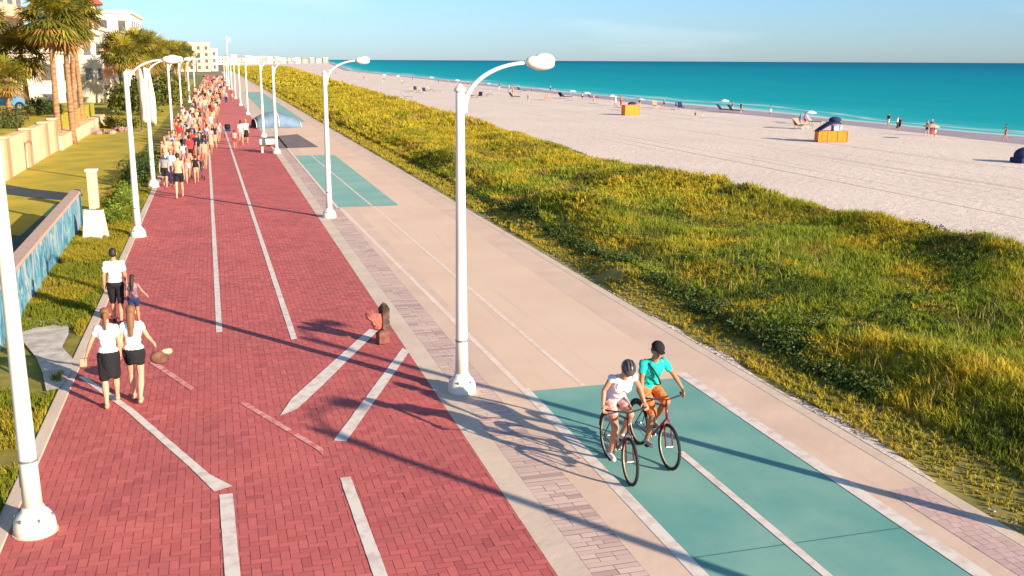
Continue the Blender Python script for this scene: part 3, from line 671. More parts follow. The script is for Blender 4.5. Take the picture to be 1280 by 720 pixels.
# ------------------------------------------------------------------ palms and bushes
m_frond = mat_attr('palm_frond', .5, .35, .18)
m_trunk = mat('palm_trunk', (.42,.25,.13), .9, c2=(.20,.11,.06), scale=2.2, bump=.8, stretch=(1,1,7))
def palm_meshes(h, rad, nl, seed, dead=True):
    rg = np.random.default_rng(seed); top = np.array((rg.normal(0,.25), rg.normal(0,.25), h))
    t = MB(); pts=[]; rs=[]
    for k in range(9):
        u=k/8; pts.append((top[0]*u*u, top[1]*u*u, h*u)); rs.append(.215-.07*u+(.06 if u<.06 else 0)+ (.05 if u>.9 else 0)+rg.normal(0,.008))
    t.path(pts, rs, 12)
    V=[];F=[];T=[]
    for k in range(nl):
        u = (k+.5)/nl; el = R(78-128*u + rg.normal(0,9)); az = k*2.399+rg.normal(0,.2)
        d = np.array((math.cos(az)*math.cos(el), math.sin(az)*math.cos(el), math.sin(el)))
        L_ = rad*rg.uniform(.42,.6); hub = top+d*L_
        side = np.array((-math.sin(az), math.cos(az), 0)); nrm = np.cross(d, side)
        g_ = np.array((.17,.18,.025)) if rg.random()<.62 else np.array((.34,.28,.035))
        if dead and u>.86: g_ = np.array((.40,.24,.07))*rg.uniform(.7,1.1)
        o=len(V); w=.02*side*1.3
        V += [top-w, top+w, hub+w, hub-w]; F += [(o,o+1,o+2),(o,o+2,o+3)]; T += [g_]*4
        nf = 15; fr = rad*rg.uniform(.42,.62)
        for q in range(nf):
            a = R(-118+236*q/(nf-1)); dd = d*math.cos(a)+side*math.sin(a)
            dr = -.28*rad*(.5+.5*abs(math.sin(a)))*rg.uniform(.6,1.3)*np.array((0,0,1))
            fl = fr*(1-.22*abs(a)/2)*rg.uniform(.88,1.08)
            mid = hub+dd*fl*.6+dr*.22; tip = hub+dd*fl+dr*.75
            sv = np.cross(dd, nrm)*fl*.062
            o=len(V); V += [hub, mid-sv+nrm*.01, mid+sv+nrm*.01, tip]; F += [(o,o+1,o+2),(o+1,o+3,o+2)]; c_=g_*rg.uniform(.75,1.25); T += [c_]*3+[c_*1.0+np.array((.04,.02,0))]
    return t, np.array(V), np.array(F), np.array(T)
def palm(x, y, z, h, rad, nl, seed, label, group='palms in front of the hotels'):
    r = empty('palm_tree', (x,y,z), 0, label, 'palm tree', group)
    t, V, F, T = palm_meshes(h, rad, nl, seed)
    t.build('trunk', m_trunk, r, True)
    npmesh('crown', V, F, m_frond, T, parent=r)
    return r
palm(-10.2,73.7,0,8.4,2.55,80,1,'tall sabal palm, leftmost trunk of the close cluster on the golden lawn')
palm(-9.55,75.6,0,7.7,2.2,70,2,'tall sabal palm, middle trunk of the close cluster on the golden lawn')
palm(-9.9,80.5,0,9.3,2.4,80,3,'tallest sabal palm behind the middle of the lawn cluster')
palm(-10.3,88,0,8.4,2.2,80,4,'sabal palm, rightmost trunk of the lawn cluster beside the white house')
palm(-12.4,77,0,6.0,2.3,80,9,'shorter dark sabal palm on the left side of the lawn cluster')
palm(-15.6,89-6,1.9,6.0,2.3,70,5,'sabal palm at the left edge before the cream hotel')
palm(-13.6,66,1.9,8.8,2.5,70,6,'tall sabal palm cut by the left edge of the picture')
palm(-13.1,74,1.9,2.6,1.7,50,7,'short bushy palm between the retaining wall and the hotel')
for k,(x,y,h,r_) in enumerate([(-9.0,116,6.2,2.4),(-8.2,121,7.0,2.7),(-10.2,126,6.8,2.5),(-7.6,130,5.8,2.4),(-8.8,137,7.3,2.7),(-7.2,144,6.4,2.5),(-8.0,153,7.2,2.8),(-6.6,160,6.4,2.6),(-7.2,170,6.6,2.8),(-6.2,182,6.4,2.8),(-6.4,197,6.6,3.0),(-5.4,217,6.6,3.0)]):
    palm(x,y,0,h,r_,60,20+k,'%s palm counting away along the dense grove left of the street lamps' % ord_[k])
def bush(name, x, y, z, n, rr, hgt, size, tint, label, cat, nleaf=90, sx=1., sy=1., group=None):
    r = empty(name, (x,y,z), 0, label, cat, group)
    C = np.c_[rng.normal(0,.45,n)*sx, rng.normal(0,.45,n)*sy, rng.uniform(.25,1,n)*hgt*.8]; rad = rng.uniform(.6,1.2,n)*rr
    ti = np.array(tint)*rng.uniform(.7,1.35,(n,1))
    leaves('foliage', C, rad, nleaf, size, ti, m_leaf, r, .8, .4)
    st = MB()
    for q in range(6):
        a=q*1.05; st.path([(.05*math.cos(a),.05*math.sin(a),0),(.3*sx*math.cos(a),.3*sy*math.sin(a),hgt*.6)],[.03,.012],6)
    st.build('stems', m_trunk, r)
    return r
bush('shrub', -7.8,113,0,16,1.4,3.2,.22,(.10,.12,.015),'wide shrub under the palm grove, nearest the lawn','shrub',120,2.2,2.4)
bush('shrub', -8.6,122,0,16,1.6,3.6,.24,(.07,.09,.015),'dark tall shrub in the palm grove','shrub',110,2.2,2.4)
bush('shrub', -6.8,138,0,16,1.6,3.8,.26,(.12,.12,.02),'olive shrub under the far palms','shrub',110,2.0,3)
bush('shrub', -6.2,165,0,16,1.8,4.2,.3,(.11,.12,.02),'farthest shrub mass beneath the grove','shrub',100,2.0,5)
bush('hedge', -3.95,45.5,0,60,.30,.42,.045,(.16,.22,.018),'bright green hedge on the verge beyond the white sign board','hedge',160,.45,8.5)
bush('hedge', -3.7,53.5,0,40,.5,1.0,.06,(.05,.085,.015),'dark green hedge beside the third left lamp','hedge',140,.55,4.5)
bush('shrub', -11.4,56,1.9,14,.5,1.0,.07,(.08,.10,.02),'leafy shrub on top of the retaining wall, left','shrub',120,.9,2)
bush('shrub', -11.2,63,1.9,14,.5,1.1,.07,(.10,.11,.02),'leafy shrub on top of the retaining wall, middle','shrub',120,.9,2)
bush('shrub', -11.6,77,1.9,14,.7,1.4,.1,(.06,.09,.02),'dark shrub beside the parked blue car','shrub',120,1.2,2)
bush('shrub', -8.0,92.5,0,16,.6,.9,.1,(.14,.14,.015),'low golden shrub behind the boulders','shrub',120,3,1.5)
m_rock = mat('pale_boulder', (.50,.36,.31), .9, c2=(.24,.14,.12), scale=2.5, bump=.7)
for k in range(22):
    px = 101+ (k%11)*5.8+random.uniform(-2,2); py = 158+ (k//11)*9+random.uniform(-2,2)-(k%11)*.2
    x,y = G(px,py); s_=random.uniform(.22,.42)
    mb = MB().ell((0,0,s_*.35),(s_,s_*.8,s_*.65),9,6); mb.v=[(a*random.uniform(.85,1.15),b*random.uniform(.85,1.15),max(-.02,c*random.uniform(.85,1.15))) for a,b,c in mb.v]
    o=mb.build('boulder', m_rock); o.location=(x,y,0); o.rotation_euler=(0,0,random.random()*6); tag(o,'rough pinkish boulder in the rock border at the far end of the lawn','boulder','boulders edging the lawn')
# banners
for k,(x,y,dx) in enumerate([(-5.9,88,0),(-5.2,86.5,0)]):
    r = empty('feather_banner', (x,y,0), R(-20), ['tall white feather banner standing left beside the lamps','tall white feather banner standing right, overlapped by a lamp pole'][k], 'banner','white feather banners')
    MB().path([(0,0,0),(0,0,4.2),(.12,0,4.8),(.45,0,5.1)],[.03,.025,.018,.012],8).build('pole', m_grey, r, True)
    V=[];F=[]
    for q in range(13):
        u=q/12; z=.7+4.35*u; wv=.62*(1-.5*u**3)+.12*u*(1-u); bow=.06*math.sin(u*9+k)
        V+=[(.03+(.1*u**6),bow*.2,z),(.03+wv*.5,bow,z),(.03+wv,-bow,z-.1)]
        if q: o_=3*(q-1); F+=[(o_,o_+1,o_+4,o_+3),(o_+1,o_+2,o_+5,o_+4)]
    o=MB().add(V,F).build('cloth', mat('white_cloth',(.78,.76,.74),.85,var=.05), r, True); sm=o.modifiers.new('s','SOLIDIFY'); sm.thickness=.006
    MB().lathe([(.25,0),(.25,.06),(.05,.1)],14).build('foot', m_grey, r)
# white A-frame sign on the verge
af = empty('sign_board', (-4.03,35.2,0), R(-25), 'white A-frame board standing on the verge before the second left lamp', 'sign')
for s_ in (-1,1):
    o = MB().box(-.34,.34,-.012,.012,0,.96).build('panel', mat('white_board',(.82,.80,.78),.6,var=.08,scale=2), af, bevel=.004); o.location=(0,s_*.22,.02); o.rotation_euler=(R(13)*s_,0,0)
MB().box(-.30,.30,-.02,.02,.93,.97).build('hinge', m_grey, af)
MB().box(-.02,.02,-.13,.13,.4,.42).build('brace', m_grey, af)

# blue tarp tent on the path
bt = empty('blue_tent', (5.0,90.5,0), R(8), 'pale blue low shade tent beside the path behind the third right lamp', 'tent')
V=[];F=[]; nu,nv=12,8
for i in range(nu+1):
    for j in range(nv+1):
        u=-1+2*i/nu; v=j/nv*math.pi; V.append((u*1.9, -1.3*math.cos(v), (1.35*math.sin(v)**.8)*(1-.45*abs(u)**2.5)*(1-.25*(u>0)*u)))
for i in range(nu):
    for j in range(nv): a=i*(nv+1)+j; F.append((a,a+1,a+nv+2,a+nv+1))
o=MB().add(V,F).build('canopy', mat('pale_blue_fabric',(.17,.26,.36),.85,c2=(.11,.18,.27),scale=1.2), bt, True); sm=o.modifiers.new('s','SOLIDIFY'); sm.thickness=.02
for u in (-1.9,0,1.9):
    MB().path([(u,-1.32*math.cos(v),1.37*math.sin(v)**.8*(1-.45*abs(u/1.9)**2.5)*(1-.25*(u>0)*u/1.9)+.03) for v in np.linspace(.05,math.pi-.05,14)],.035,6).build('hoop', m_whitew, bt, True)
# bench by the third right lamp
bn = empty('bench', (3.15,65.9,0), R(4), 'small pale bench with a dark seat beside the third right lamp', 'bench')
MB().box(-.55,.55,-.2,.2,.40,.46).build('seat', mat('dark_bench_wood',(.12,.09,.07),.7), bn, bevel=.01)
for s_ in (-.45,.45): MB().box(s_-.06,s_+.06,-.19,.19,0,.398).build('leg', m_whitew, bn, bevel=.01)
MB().box(-.55,.55,.2,.25,.5,.85).build('backrest', m_whitew, bn, bevel=.01)

# ------------------------------------------------------------------ people
m_skins = [mat('skin_tan',(.52,.25,.15),.55,var=.08,scale=9,spec=.4), mat('skin_light',(.62,.35,.23),.55,var=.08,scale=9,spec=.4), mat('skin_brown',(.36,.18,.10),.55,var=.08,scale=9,spec=.4)]
m_eye = mat('eye_dark',(.02,.015,.012),.2,var=0)
m_mouth = mat('lip',(.42,.14,.12),.5,var=.05)
CL = {}
def cloth(name, c, c2=None): 
    if name not in CL: CL[name]=mat('cloth_'+name.replace(' ','_'), c, .9, c2=c2, var=.14, scale=5, spec=.15, bump=.2)
    return CL[name]
cloth('white',(.80,.78,.76)); cloth('black',(.022,.022,.026)); cloth('navy',(.03,.04,.11)); cloth('pale blue',(.42,.55,.70)); cloth('coral',(.72,.24,.17))
cloth('pink',(.74,.38,.36)); cloth('red',(.55,.05,.05)); cloth('grey',(.30,.30,.32)); cloth('tan',(.50,.34,.22)); cloth('peach',(.74,.42,.28)); cloth('teal',(.02,.50,.44)); cloth('orange',(.78,.20,.06)); cloth('blue',(.08,.20,.45))
HAIR = {'dark':mat('hair_dark',(.025,.017,.013),.6,spec=.4), 'brown':mat('hair_brown',(.22,.10,.045),.6,spec=.4), 'blond':mat('hair_blond',(.48,.31,.13),.6,spec=.4)}
dg = None
from mathutils import noise as mnoise
def sculpt(mb, name, voxel, m, parent, smooth=3, folds=0.):
    """fuse overlapping capsules into one continuous surface"""
    o = mb.build(name+'_src'); r_ = o.modifiers.new('r','REMESH'); r_.mode='VOXEL'; r_.voxel_size=voxel; r_.use_smooth_shade=True
    s_ = o.modifiers.new('s','SMOOTH'); s_.factor=.5; s_.iterations=smooth
    dgr = bpy.context.evaluated_depsgraph_get(); dgr.update()
    me = bpy.data.meshes.new_from_object(o.evaluated_get(dgr)); me.name = name
    old = o.data; bpy.data.objects.remove(o); bpy.data.meshes.remove(old)
    me.materials.clear(); me.materials.append(m); me.polygons.foreach_set('use_smooth',[True]*len(me.polygons))
    if folds:
        nm = [v.normal.copy() for v in me.vertices]
        for v_, n_ in zip(me.vertices, nm):
            q = v_.co; t_ = mnoise.noise(Vector((q.x*13+q.z*9, q.y*13, q.z*5-q.x*6))); t2 = mnoise.noise(Vector((q.x*34, q.y*34, q.z*12+3)))
            v_.co = q + n_*folds*max(-.05, 1-3*abs(t_)+.4*t2)
    n = bpy.data.objects.new(name, me); COL.objects.link(n); n.parent = parent
    return n
def limb(mb, a, b, ra, rb, n=10, mid=None):
    a = Vector(a); b = Vector(b); pts=[]; rs=[]
    for k in range(7):
        u=k/6; pts.append(a.lerp(b,u)); r_ = ra+(rb-ra)*u
        if mid: r_ += mid*math.sin(math.pi*min(1,u*1.25))**2 if u<.8 else 0
        rs.append(r_)
    mb.path(pts, rs, n); mb.ell(a,(ra,ra,ra),n,7); mb.ell(b,(rb,rb,rb),n,7)
def hand(mb, wrist, dirv, palmn, curl=.5, s=1., side=1, grip=False):
    """palm, four unequal fingers and a thumb"""
    w = Vector(wrist); d = Vector(dirv).normalized(); n = Vector(palmn); n = (n-d*n.dot(d)).normalized(); x = d.cross(n)*side
    c = w+d*.045*s
    rot = Matrix((x, d, n)).transposed()
    mb.ell(c, (.040*s,.048*s,.015*s), 12, 8, rot)
    for i,(off,ln) in enumerate(((-.030,.062),(-.010,.072),(.010,.076),(.030,.070))):
        p = w+d*.082*s+x*off*s; a = 0.
        for seg in range(3):
            a += (curl*(1.0 if seg else .7)); q = p+(d*math.cos(a)+n*math.sin(a))*ln*s*(.44,.32,.24)[seg]
            mb.path([p,q],[.0088*s,.0080*s],8); mb.ell(q,(.008*s,)*3,8,5); p=q
    p = w+d*.03*s+x*.034*s
    for seg in range(2):
        q = p+(d*.7+x*(.7-.5*seg)+n*(.35+.4*curl*seg)).normalized()*.036*s
        mb.path([p,q],[.0115*s,.0095*s],8); mb.ell(q,(.0095*s,)*3,8,5); p=q
def figure(root, J, skin, voxel=.012, top=None, bottom=None, hair='dark', hairlen='short', face=False, hands=True, top_mat='white', bot_mat='black', shoes='grey', female=False, helmet=None, sleeve=.5, leg_cov=.5, skirt=False, hmode=(.4,.4), detail=True):
    """J: joints dict pelvis chest neck head (tilt vec) shL elL wrL shR elR wrR hipL knL anL hipR knR anR footdir"""
    v = {k: Vector(x) for k,x in J.items()}
    fwdv = v['face'].normalized(); b = MB()
    pel, ch, nk, hd = v['pelvis'], v['chest'], v['neck'], v['head']
    axis = (v['shR']-v['shL']).normalized(); upv = (ch-pel).normalized(); fr = upv.cross(axis); 
    rot = Matrix((axis, -fr, upv)).transposed()
    wsc = .9 if female else 1.
    b.ell(pel, (.158 if female else .15,.115,.13), 16, 10, rot)
    b.ell(pel.lerp(ch,.45), (.125*wsc,.095,.17), 16, 10, rot)
    b.ell(ch, (.165*wsc,.115,.17), 16, 10, rot); b.ell(ch+upv*.08,(.14*wsc,.09,.09),14,9,rot)
    if female: 
        for s_ in (-1,1): b.ell(ch-fr*-.07+axis*.07*s_-upv*.02 if False else ch+fwdv*.085+axis*.07*s_-upv*.01,(.058,.05,.055),10,8)
    limb(b, ch+upv*.12, nk+(hd-nk)*.3, .062, .052)
    # head
    hu = (hd-nk).normalized(); hx = fwdv.cross(hu).normalized(); hf = hu.cross(hx).normalized(); hrot = Matrix((hx,hf,hu)).transposed()
    b.ell(hd+hu*.02-hf*.008, (.075,.093,.10), 18, 12, hrot); b.ell(hd-hu*.05+hf*.028, (.054,.058,.062), 14, 9, hrot)
    b.ell(hd+hf*.092-hu*.012,(.012,.018,.022),10,7,hrot); b.ell(hd+hf*.082+hu*.024,(.05,.014,.012),10,7,hrot)
    for s_ in (-1,1): b.ell(hd+hx*.077*s_-hu*.008-hf*.005,(.010,.020,.030),10,7,hrot)
    for s_ in ('L','R'):
        b.ell(v['sh'+s_],(.062*wsc,)*3,10,7); limb(b, v['sh'+s_]*.85+ch*.15+upv*.01, v['sh'+s_], .06*wsc,.056*wsc)
        limb(b, v['sh'+s_], v['el'+s_], .050*wsc,.038*wsc); limb(b, v['el'+s_], v['wr'+s_], .039*wsc,.026*wsc, mid=.004)
        limb(b, v['hip'+s_], v['kn'+s_], .088 if not female else .086,.055, mid=.004); limb(b, v['kn'+s_], v['an'+s_], .053,.034, mid=.012)
        an = v['an'+s_]; fd = v.get('foot'+s_, Vector((0,1,0))).normalized()
        b.ell(an-Vector((0,0,.025)),(.034,.036,.036),10,7); limb(b, an-fd*.03-Vector((0,0,.045)), an+fd*.14-Vector((0,0,.055)), .032,.026)
        dd = (v['wr'+s_]-v['el'+s_]).normalized(); pn = v.get('palm'+s_, axis*(1 if s_=='L' else -1))
        if hands: hand(b, v['wr'+s_], v.get('hdir'+s_, dd), pn, hmode[0 if s_=='L' else 1], 1.05, -1 if s_=='L' else 1)
        else:
            limb(b, v['wr'+s_], v['wr'+s_]+dd*.10, .026,.022); b.ell(v['wr'+s_]+dd*.13,(.03,.02,.055),8,6)
    body = sculpt(b, 'body', voxel, skin, root, 2 if hands else 1)
    # clothing, slightly outside the body
    e = .014
    c = MB(); c.ell(pel+upv*.03, (.152+e,.115+e,.10), 16,10,rot); c.ell(pel.lerp(ch,.45),(.13*wsc+e,.10+e,.17),16,10,rot)
    c.ell(ch,(.165*wsc+e,.115+e,.165),16,10,rot); c.ell(ch+upv*.085,(.15*wsc+e,.09+e,.085),14,9,rot)
    if female:
        for s_ in (-1,1): c.ell(ch+fwdv*.09+axis*.07*s_-upv*.01,(.066,.056,.062),10,8)
    for s_ in ('L','R'):
        if sleeve>0: c.ell(v['sh'+s_],(.064*wsc,)*3,10,7); limb(c, v['sh'+s_], v['sh'+s_].lerp(v['el'+s_],sleeve), .061*wsc,.054*wsc)
        limb(c, ch+upv*.075, v['sh'+s_]*.9+ch*.1+upv*.0, .068,.062*wsc)
    sculpt(c, 'shirt', max(voxel,.011), cloth(top_mat,0), root, 1, .009 if hands else 0)
    c = MB(); c.ell(pel-upv*.02, (.158+e,.122+e,.115), 16,10,rot); c.ell(pel+upv*.05,(.145+e,.112+e,.06),14,8,rot)
    if skirt:
        k = (v['knL']+v['knR'])/2; hp = (v['hipL']+v['hipR'])/2; a = hp+Vector((0,0,.05)); z = hp.lerp(k, leg_cov)
        pts=[a.lerp(z,u/5) for u in range(6)]; c.path(pts,[.155,.165,.168,.166,.162,.158],18,flat=.86)
        for s_ in ('L','R'): limb(c, v['hip'+s_], v['hip'+s_].lerp(v['kn'+s_],leg_cov), .10,.088)
    else:
        for s_ in ('L','R'):
            if leg_cov<=1: limb(c, v['hip'+s_], v['hip'+s_].lerp(v['kn'+s_],leg_cov), .102,.088-.02*leg_cov)
            else: limb(c, v['hip'+s_], v['kn'+s_], .102,.070); limb(c, v['kn'+s_], v['kn'+s_].lerp(v['an'+s_],leg_cov-1), .068,.055)
    sculpt(c, 'skirt' if skirt else 'shorts', max(voxel,.011), cloth(bot_mat,0), root, 1, .007 if hands else 0)
    # hair
    h = MB(); h.ell(hd+hu*.05-hf*.022,(.082,.092,.078),16,11,hrot); h.ell(hd-hf*.045+hu*.0,(.080,.072,.085),14,9,hrot)
    if hairlen=='long':
        limb(h, hd-hf*.075-hu*.03, nk-hf*.09-hu*.10, .072,.062); limb(h, nk-hf*.085-hu*.08, nk-hf*.10-hu*.24, .062,.036)
    if hairlen=='tail':
        limb(h, hd-hf*.085+hu*.02, hd-hf*.13+hu*.01, .03,.035); limb(h, hd-hf*.13+hu*.01, nk-hf*.13-hu*.10, .036,.018)
    if not helmet: sculpt(h, 'hair', max(voxel*.9,.010), HAIR[hair], root, 1)
    else:
        sculpt(h, 'hair', .012, HAIR[hair], root, 1)
    if detail:
        for s_ in ('L','R'):
            an=v['an'+s_]; fd=v.get('foot'+s_, Vector((0,1,0))).normalized(); sh=MB()
            limb(sh, an-fd*.035-Vector((0,0,.045)), an+fd*.15-Vector((0,0,.053)), .042,.034); sh.ell(an-Vector((0,0,.02)),(.042,.045,.03),10,7)
            sculpt(sh,'shoe',.011,cloth(shoes,0),root,1)
    if face:
        for s_ in (-1,1): 
            ey=MB().ell(hd+hf*.083+hx*.03*s_+hu*.008,(.013,.009,.008),10,7).build('eye', m_eye, root, True)
        MB().ell(hd+hf*.084-hu*.052,(.024,.008,.007),10,6,hrot).build('mouth', m_mouth, root, True)
    if helmet:
        hm=MB(); n=20; pr=[]
        for k in range(8):
            a=R(8+82*k/7); pr.append((.118*math.cos(R(90)-a) if False else .118*math.sin(a), .105*math.cos(a)))
        vs=[]; fs=[]
        for k in range(9):
            a=R(2+(78 if helmet=='cap' else 86)*k/8)
            for j in range(n):
                th=2*math.pi*j/n; vs.append(hd+hu*(.058 if helmet=='cap' else .045)+ hrot@Vector(((.088 if helmet=='cap' else .095)*math.sin(a)*math.cos(th), (.106 if helmet=='cap' else .118)*math.sin(a)*math.sin(th)-.012, .098*math.cos(a)+.02*math.cos(a)*math.sin(th*2)*0)))
        for k in range(8):
            for j in range(n): fs.append((k*n+j,(k+1)*n+j,(k+1)*n+(j+1)%n,k*n+(j+1)%n))
        fs.append(tuple(range(n)))
        o=hm.add(vs,fs).build('helmet' if helmet!='cap' else 'cap', cloth('black',0) if helmet=='cap' else mat('helmet_shell',(.09,.085,.10),.35,var=.2,scale=12), root, True); sm=o.modifiers.new('s','SOLIDIFY'); sm.thickness=.012; sm.offset=1
        if helmet=='cap':
            MB().ell(hd+hu*.078+hf*.10,(.062,.055,.007),14,6,hrot).build('brim', cloth('black',0), o, True)
        else:
            vt=MB()
            for q in (-1,0,1): vt.path([hd+hu*.035+hrot@Vector((q*.04,.06,.105-abs(q)*.01)), hd+hu*.035+hrot@Vector((q*.045,-.02,.125-abs(q)*.012)), hd+hu*.035+hrot@Vector((q*.04,-.09,.095))],.009,6)
            vt.build('vents', cloth('black',0), o, True)
    return root
def walk(phase=1., arms=.5, wide=.155, h=1.):
    """walking joints, facing +y"""
    st=.22*phase
    J=dict(pelvis=(0,0,.95),chest=(0,.015,1.28),neck=(0,.01,1.46),head=(0,.03,1.60),face=(0,1,-.08),
      shL=(-wide,.0,1.38),shR=(wide,.0,1.38),hipL=(-.085,0,.90),hipR=(.085,0,.90),
      elL=(-wide-.05,-.06*arms*phase-.02,1.12),wrL=(-wide-.06,.12*-phase*arms+.04,.89),elR=(wide+.05,.06*arms*phase-.02,1.12),wrR=(wide+.06,.12*phase*arms+.04,.89),
      knL=(-.085,st*.62+.04,.50),anL=(-.08,st*1.0-.0,.095),knR=(.085,-st*.3+.05,.50),anR=(.08,-st*1.15,.13 if phase else .09))
    return J

# the two women
wa = empty('person', (-1.98,17.55,0), R(3), 'woman in white t-shirt and black knee-length skirt walking away with one arm held out', 'person')
J=walk(-.7,.4); J.update(shL=(-.14,0,1.375),shR=(.14,0,1.375),elL=(-.25,.0,1.16),wrL=(-.34,.06,.93),elR=(.19,-.02,1.13),wrR=(.19,.06,.90))
figure(wa, J, m_skins[1], .0065, hair='brown', hairlen='tail', female=True, skirt=True, leg_cov=.92, sleeve=.45, shoes='tan')
o=MB().box(-.055,.055,-.03,.03,-.09,.05).build('paper_bag', cloth('tan',0), bevel=.01); o.location=(-2.39,17.62,.80); tag(o,'small cream pouch dangling from the left woman\'s outstretched hand','bag')
wb = empty('person', (-1.58,17.62,0), R(-4), 'woman in sleeveless white top and short black skirt carrying a dark bag', 'person')
J=walk(.7,.4); J.update(shL=(-.14,0,1.375),shR=(.14,0,1.375),elR=(.25,-.0,1.16),wrR=(.31,.16,1.0),elL=(-.19,-.03,1.13),wrL=(-.18,.05,.90))
figure(wb, J, m_skins[1], .0065, hair='brown', hairlen='long', female=True, skirt=True, leg_cov=.40, sleeve=.25, shoes='tan')
bg_ = empty('handbag', (-1.20,17.82,.72), R(20), 'dark brown slouchy handbag with a cream scarf carried by the right woman', 'bag')
sculpt(MB().ell((0,0,0),(.15,.08,.12)).ell((.05,0,-.04),(.12,.07,.09)),'bag_body',.012,mat('brown_leather',(.10,.045,.03),.6,c2=(.2,.09,.06),scale=9),bg_)
MB().path([(-.09,0,.09),(-.06,0,.2),(0,0,.27),(.06,0,.2),(.09,0,.09)],.009,6).build('strap', mat('brown_leather',0), bg_, True)
sculpt(MB().ell((.12,.02,.08),(.09,.06,.05)).ell((.19,.03,.07),(.07,.03,.06)),'scarf',.012,cloth('peach',0),bg_)
# the man and the child in front
mn = empty('person', (-2.36,23.3,0), R(2), 'dark-haired man in white t-shirt and black shorts walking ahead of the two women', 'person')
figure(mn, walk(.8,.5,.168), m_skins[0], .0065, hair='dark', sleeve=.55, leg_cov=1.05, shoes='black')
ck = empty('person', (-1.98,23.0,0), R(-8), 'child in a dark patterned top walking at the right side of the man', 'person'); ck.scale=(.68,.68,.68)
J=walk(-.8,.6); J.update(elR=(.27,.03,1.18),wrR=(.38,.12,1.02))
cloth('dark patterned',(.05,.03,.06),(.40,.25,.28)); figure(ck, J, m_skins[0], .009, hair='dark', hairlen='long', female=True, top_mat='dark patterned', bot_mat='navy', shoes='white')

# ---- bicycles and riders
m_rub = mat('black_rubber',(.025,.025,.028),.85)
m_steel = mat('brushed_steel',(.55,.54,.52),.35,metal=.9)
def bicycle(loc, rz, paint, label, basket=False):
    r = empty('bicycle', loc, rz, label, 'bicycle', 'bicycles ridden on the teal path')
    for yy in (-.52,.52):
        w = empty('wheel', (0,yy,.345)); w.parent=r
        MB().torus((0,0,0),.318,.024,n=48).build('tyre', m_rub, w, True); MB().torus((0,0,0),.292,.010,n=48,m=6).build('rim', mat('pale_gold_rim',(.62,.48,.32),.4,metal=.3), w, True)
        s_=MB()
        for k in range(24):
            a=2*math.pi*k/24; s_.path([(.02*(-1)**k,.02*math.cos(a+.5),.02*math.sin(a+.5)),(0,.29*math.cos(a),.29*math.sin(a))],.0014,4)
        s_.path([(-.05,0,0),(.05,0,0)],.018,10); s_.build('spokes', m_steel, w)
    bb=(0,-.06,.30); st=(0,-.22,.86); ht=(0,.38,.92); hb=(0,.41,.74)
    f=MB(); f.path([bb,st],.017,8); f.path([bb,hb],.02,8); f.path([(0,-.20,.80),ht],.017,8); f.path([hb,ht],.021,8)
    for s_ in (-1,1):
        f.path([(s_*.02,-.06,.30),(s_*.06,-.52,.345)],.010,6); f.path([(s_*.015,-.20,.80),(s_*.06,-.52,.345)],.009,6)
    f.build('frame', paint, r, True)
    f=MB()
    for s_ in (-1,1): f.path([(0,.415,.74),(s_*.05,.43,.68),(s_*.055,.52,.345)],.012,8)
    f.build('fork', paint, r, True)
    f=MB(); f.path([ht,(0,.37,1.02)],.014,8); f.path([(-.29,.28,1.04),(-.24,.33,1.045),(0,.39,1.02),(.24,.33,1.045),(.29,.28,1.04)],.012,8); hbz=f.build('handlebar', m_rub, r, True)
    for s_ in (-1,1): MB().path([(s_*.29,.28,1.04),(s_*.32,.19,1.035)],.017,8).build('grip', m_rub, hbz, True)
    f=MB(); f.path([st,(0,-.24,.93)],.013,8); f.build('seat_post', m_steel, r)
    f=MB(); f.ell((0,-.29,.955),(.085,.11,.035),14,8); f.ell((0,-.16,.96),(.035,.12,.025),12,8); f.build('saddle', m_rub, r, True)
    f=MB(); f.torus((0.045,-.06,.30),.09,.006,n=24,m=5); f.path([(-.06,-.06,.30),(.06,-.06,.30)],.02,10)
    f.path([(.07,-.06,.30),(.08,.09,.22)],.010,6); f.path([(-.07,-.06,.30),(-.08,-.21,.38)],.010,6); cr_=f.build('crank', m_steel, r, True)
    for s_,p in ((1,(.13,.09,.22)),(-1,(-.13,-.21,.38))): MB().box(p[0]-.045,p[0]+.045,p[1]-.04,p[1]+.04,p[2]-.011,p[2]+.011).build('pedal', m_rub, cr_, bevel=.004)
    f=MB(); f.path([(.045,-.06,.388),(.045,-.52,.385)],.004,4); f.path([(.045,-.06,.212),(.045,-.52,.305)],.004,4); f.build('chain', m_grey, r)
    f=MB()
    for yy in (-.52,):
        pts=[(0,yy+.365*math.cos(a),.345+.365*math.sin(a)) for a in np.linspace(R(40),R(175),14)]; f.path(pts,[.022]*14,6)
    f.build('mudguard', m_rub, r, True)
    if basket:
        f=MB()
        for z in (.72,.80,.88,.96):
            w_=.13+.04*(z-.72)/.24; pts=[(-w_,.47,z),(w_,.47,z),(w_,.68+.03*(z-.72),z),(-w_,.68+.03*(z-.72),z),(-w_,.47,z)]; f.path(pts,.006,5)
        for k in range(8):
            x_=-.13+.26*k/7; f.path([(x_,.47,.72),(x_*1.3,.47,.96)],.004,4); f.path([(x_,.68,.72),(x_*1.3,.687,.96)],.004,4); f.path([(x_,.47,.72),(x_,.68,.72)],.004,4)
        f.build('basket', m_rub, r)
    return r
bicycle((5.31,12.62,0), R(180-4), mat('red_frame_paint',(.10,.02,.02),.3,var=.05,spec=.6), 'dark bicycle with pale wheels, left one of the two ridden on teal path')
bicycle((6.02,12.98,0), R(180+2), mat('maroon_frame_paint',(.22,.02,.025),.3,var=.05,spec=.6), 'black and maroon bicycle, right one of the two, under the teal-shirted rider')
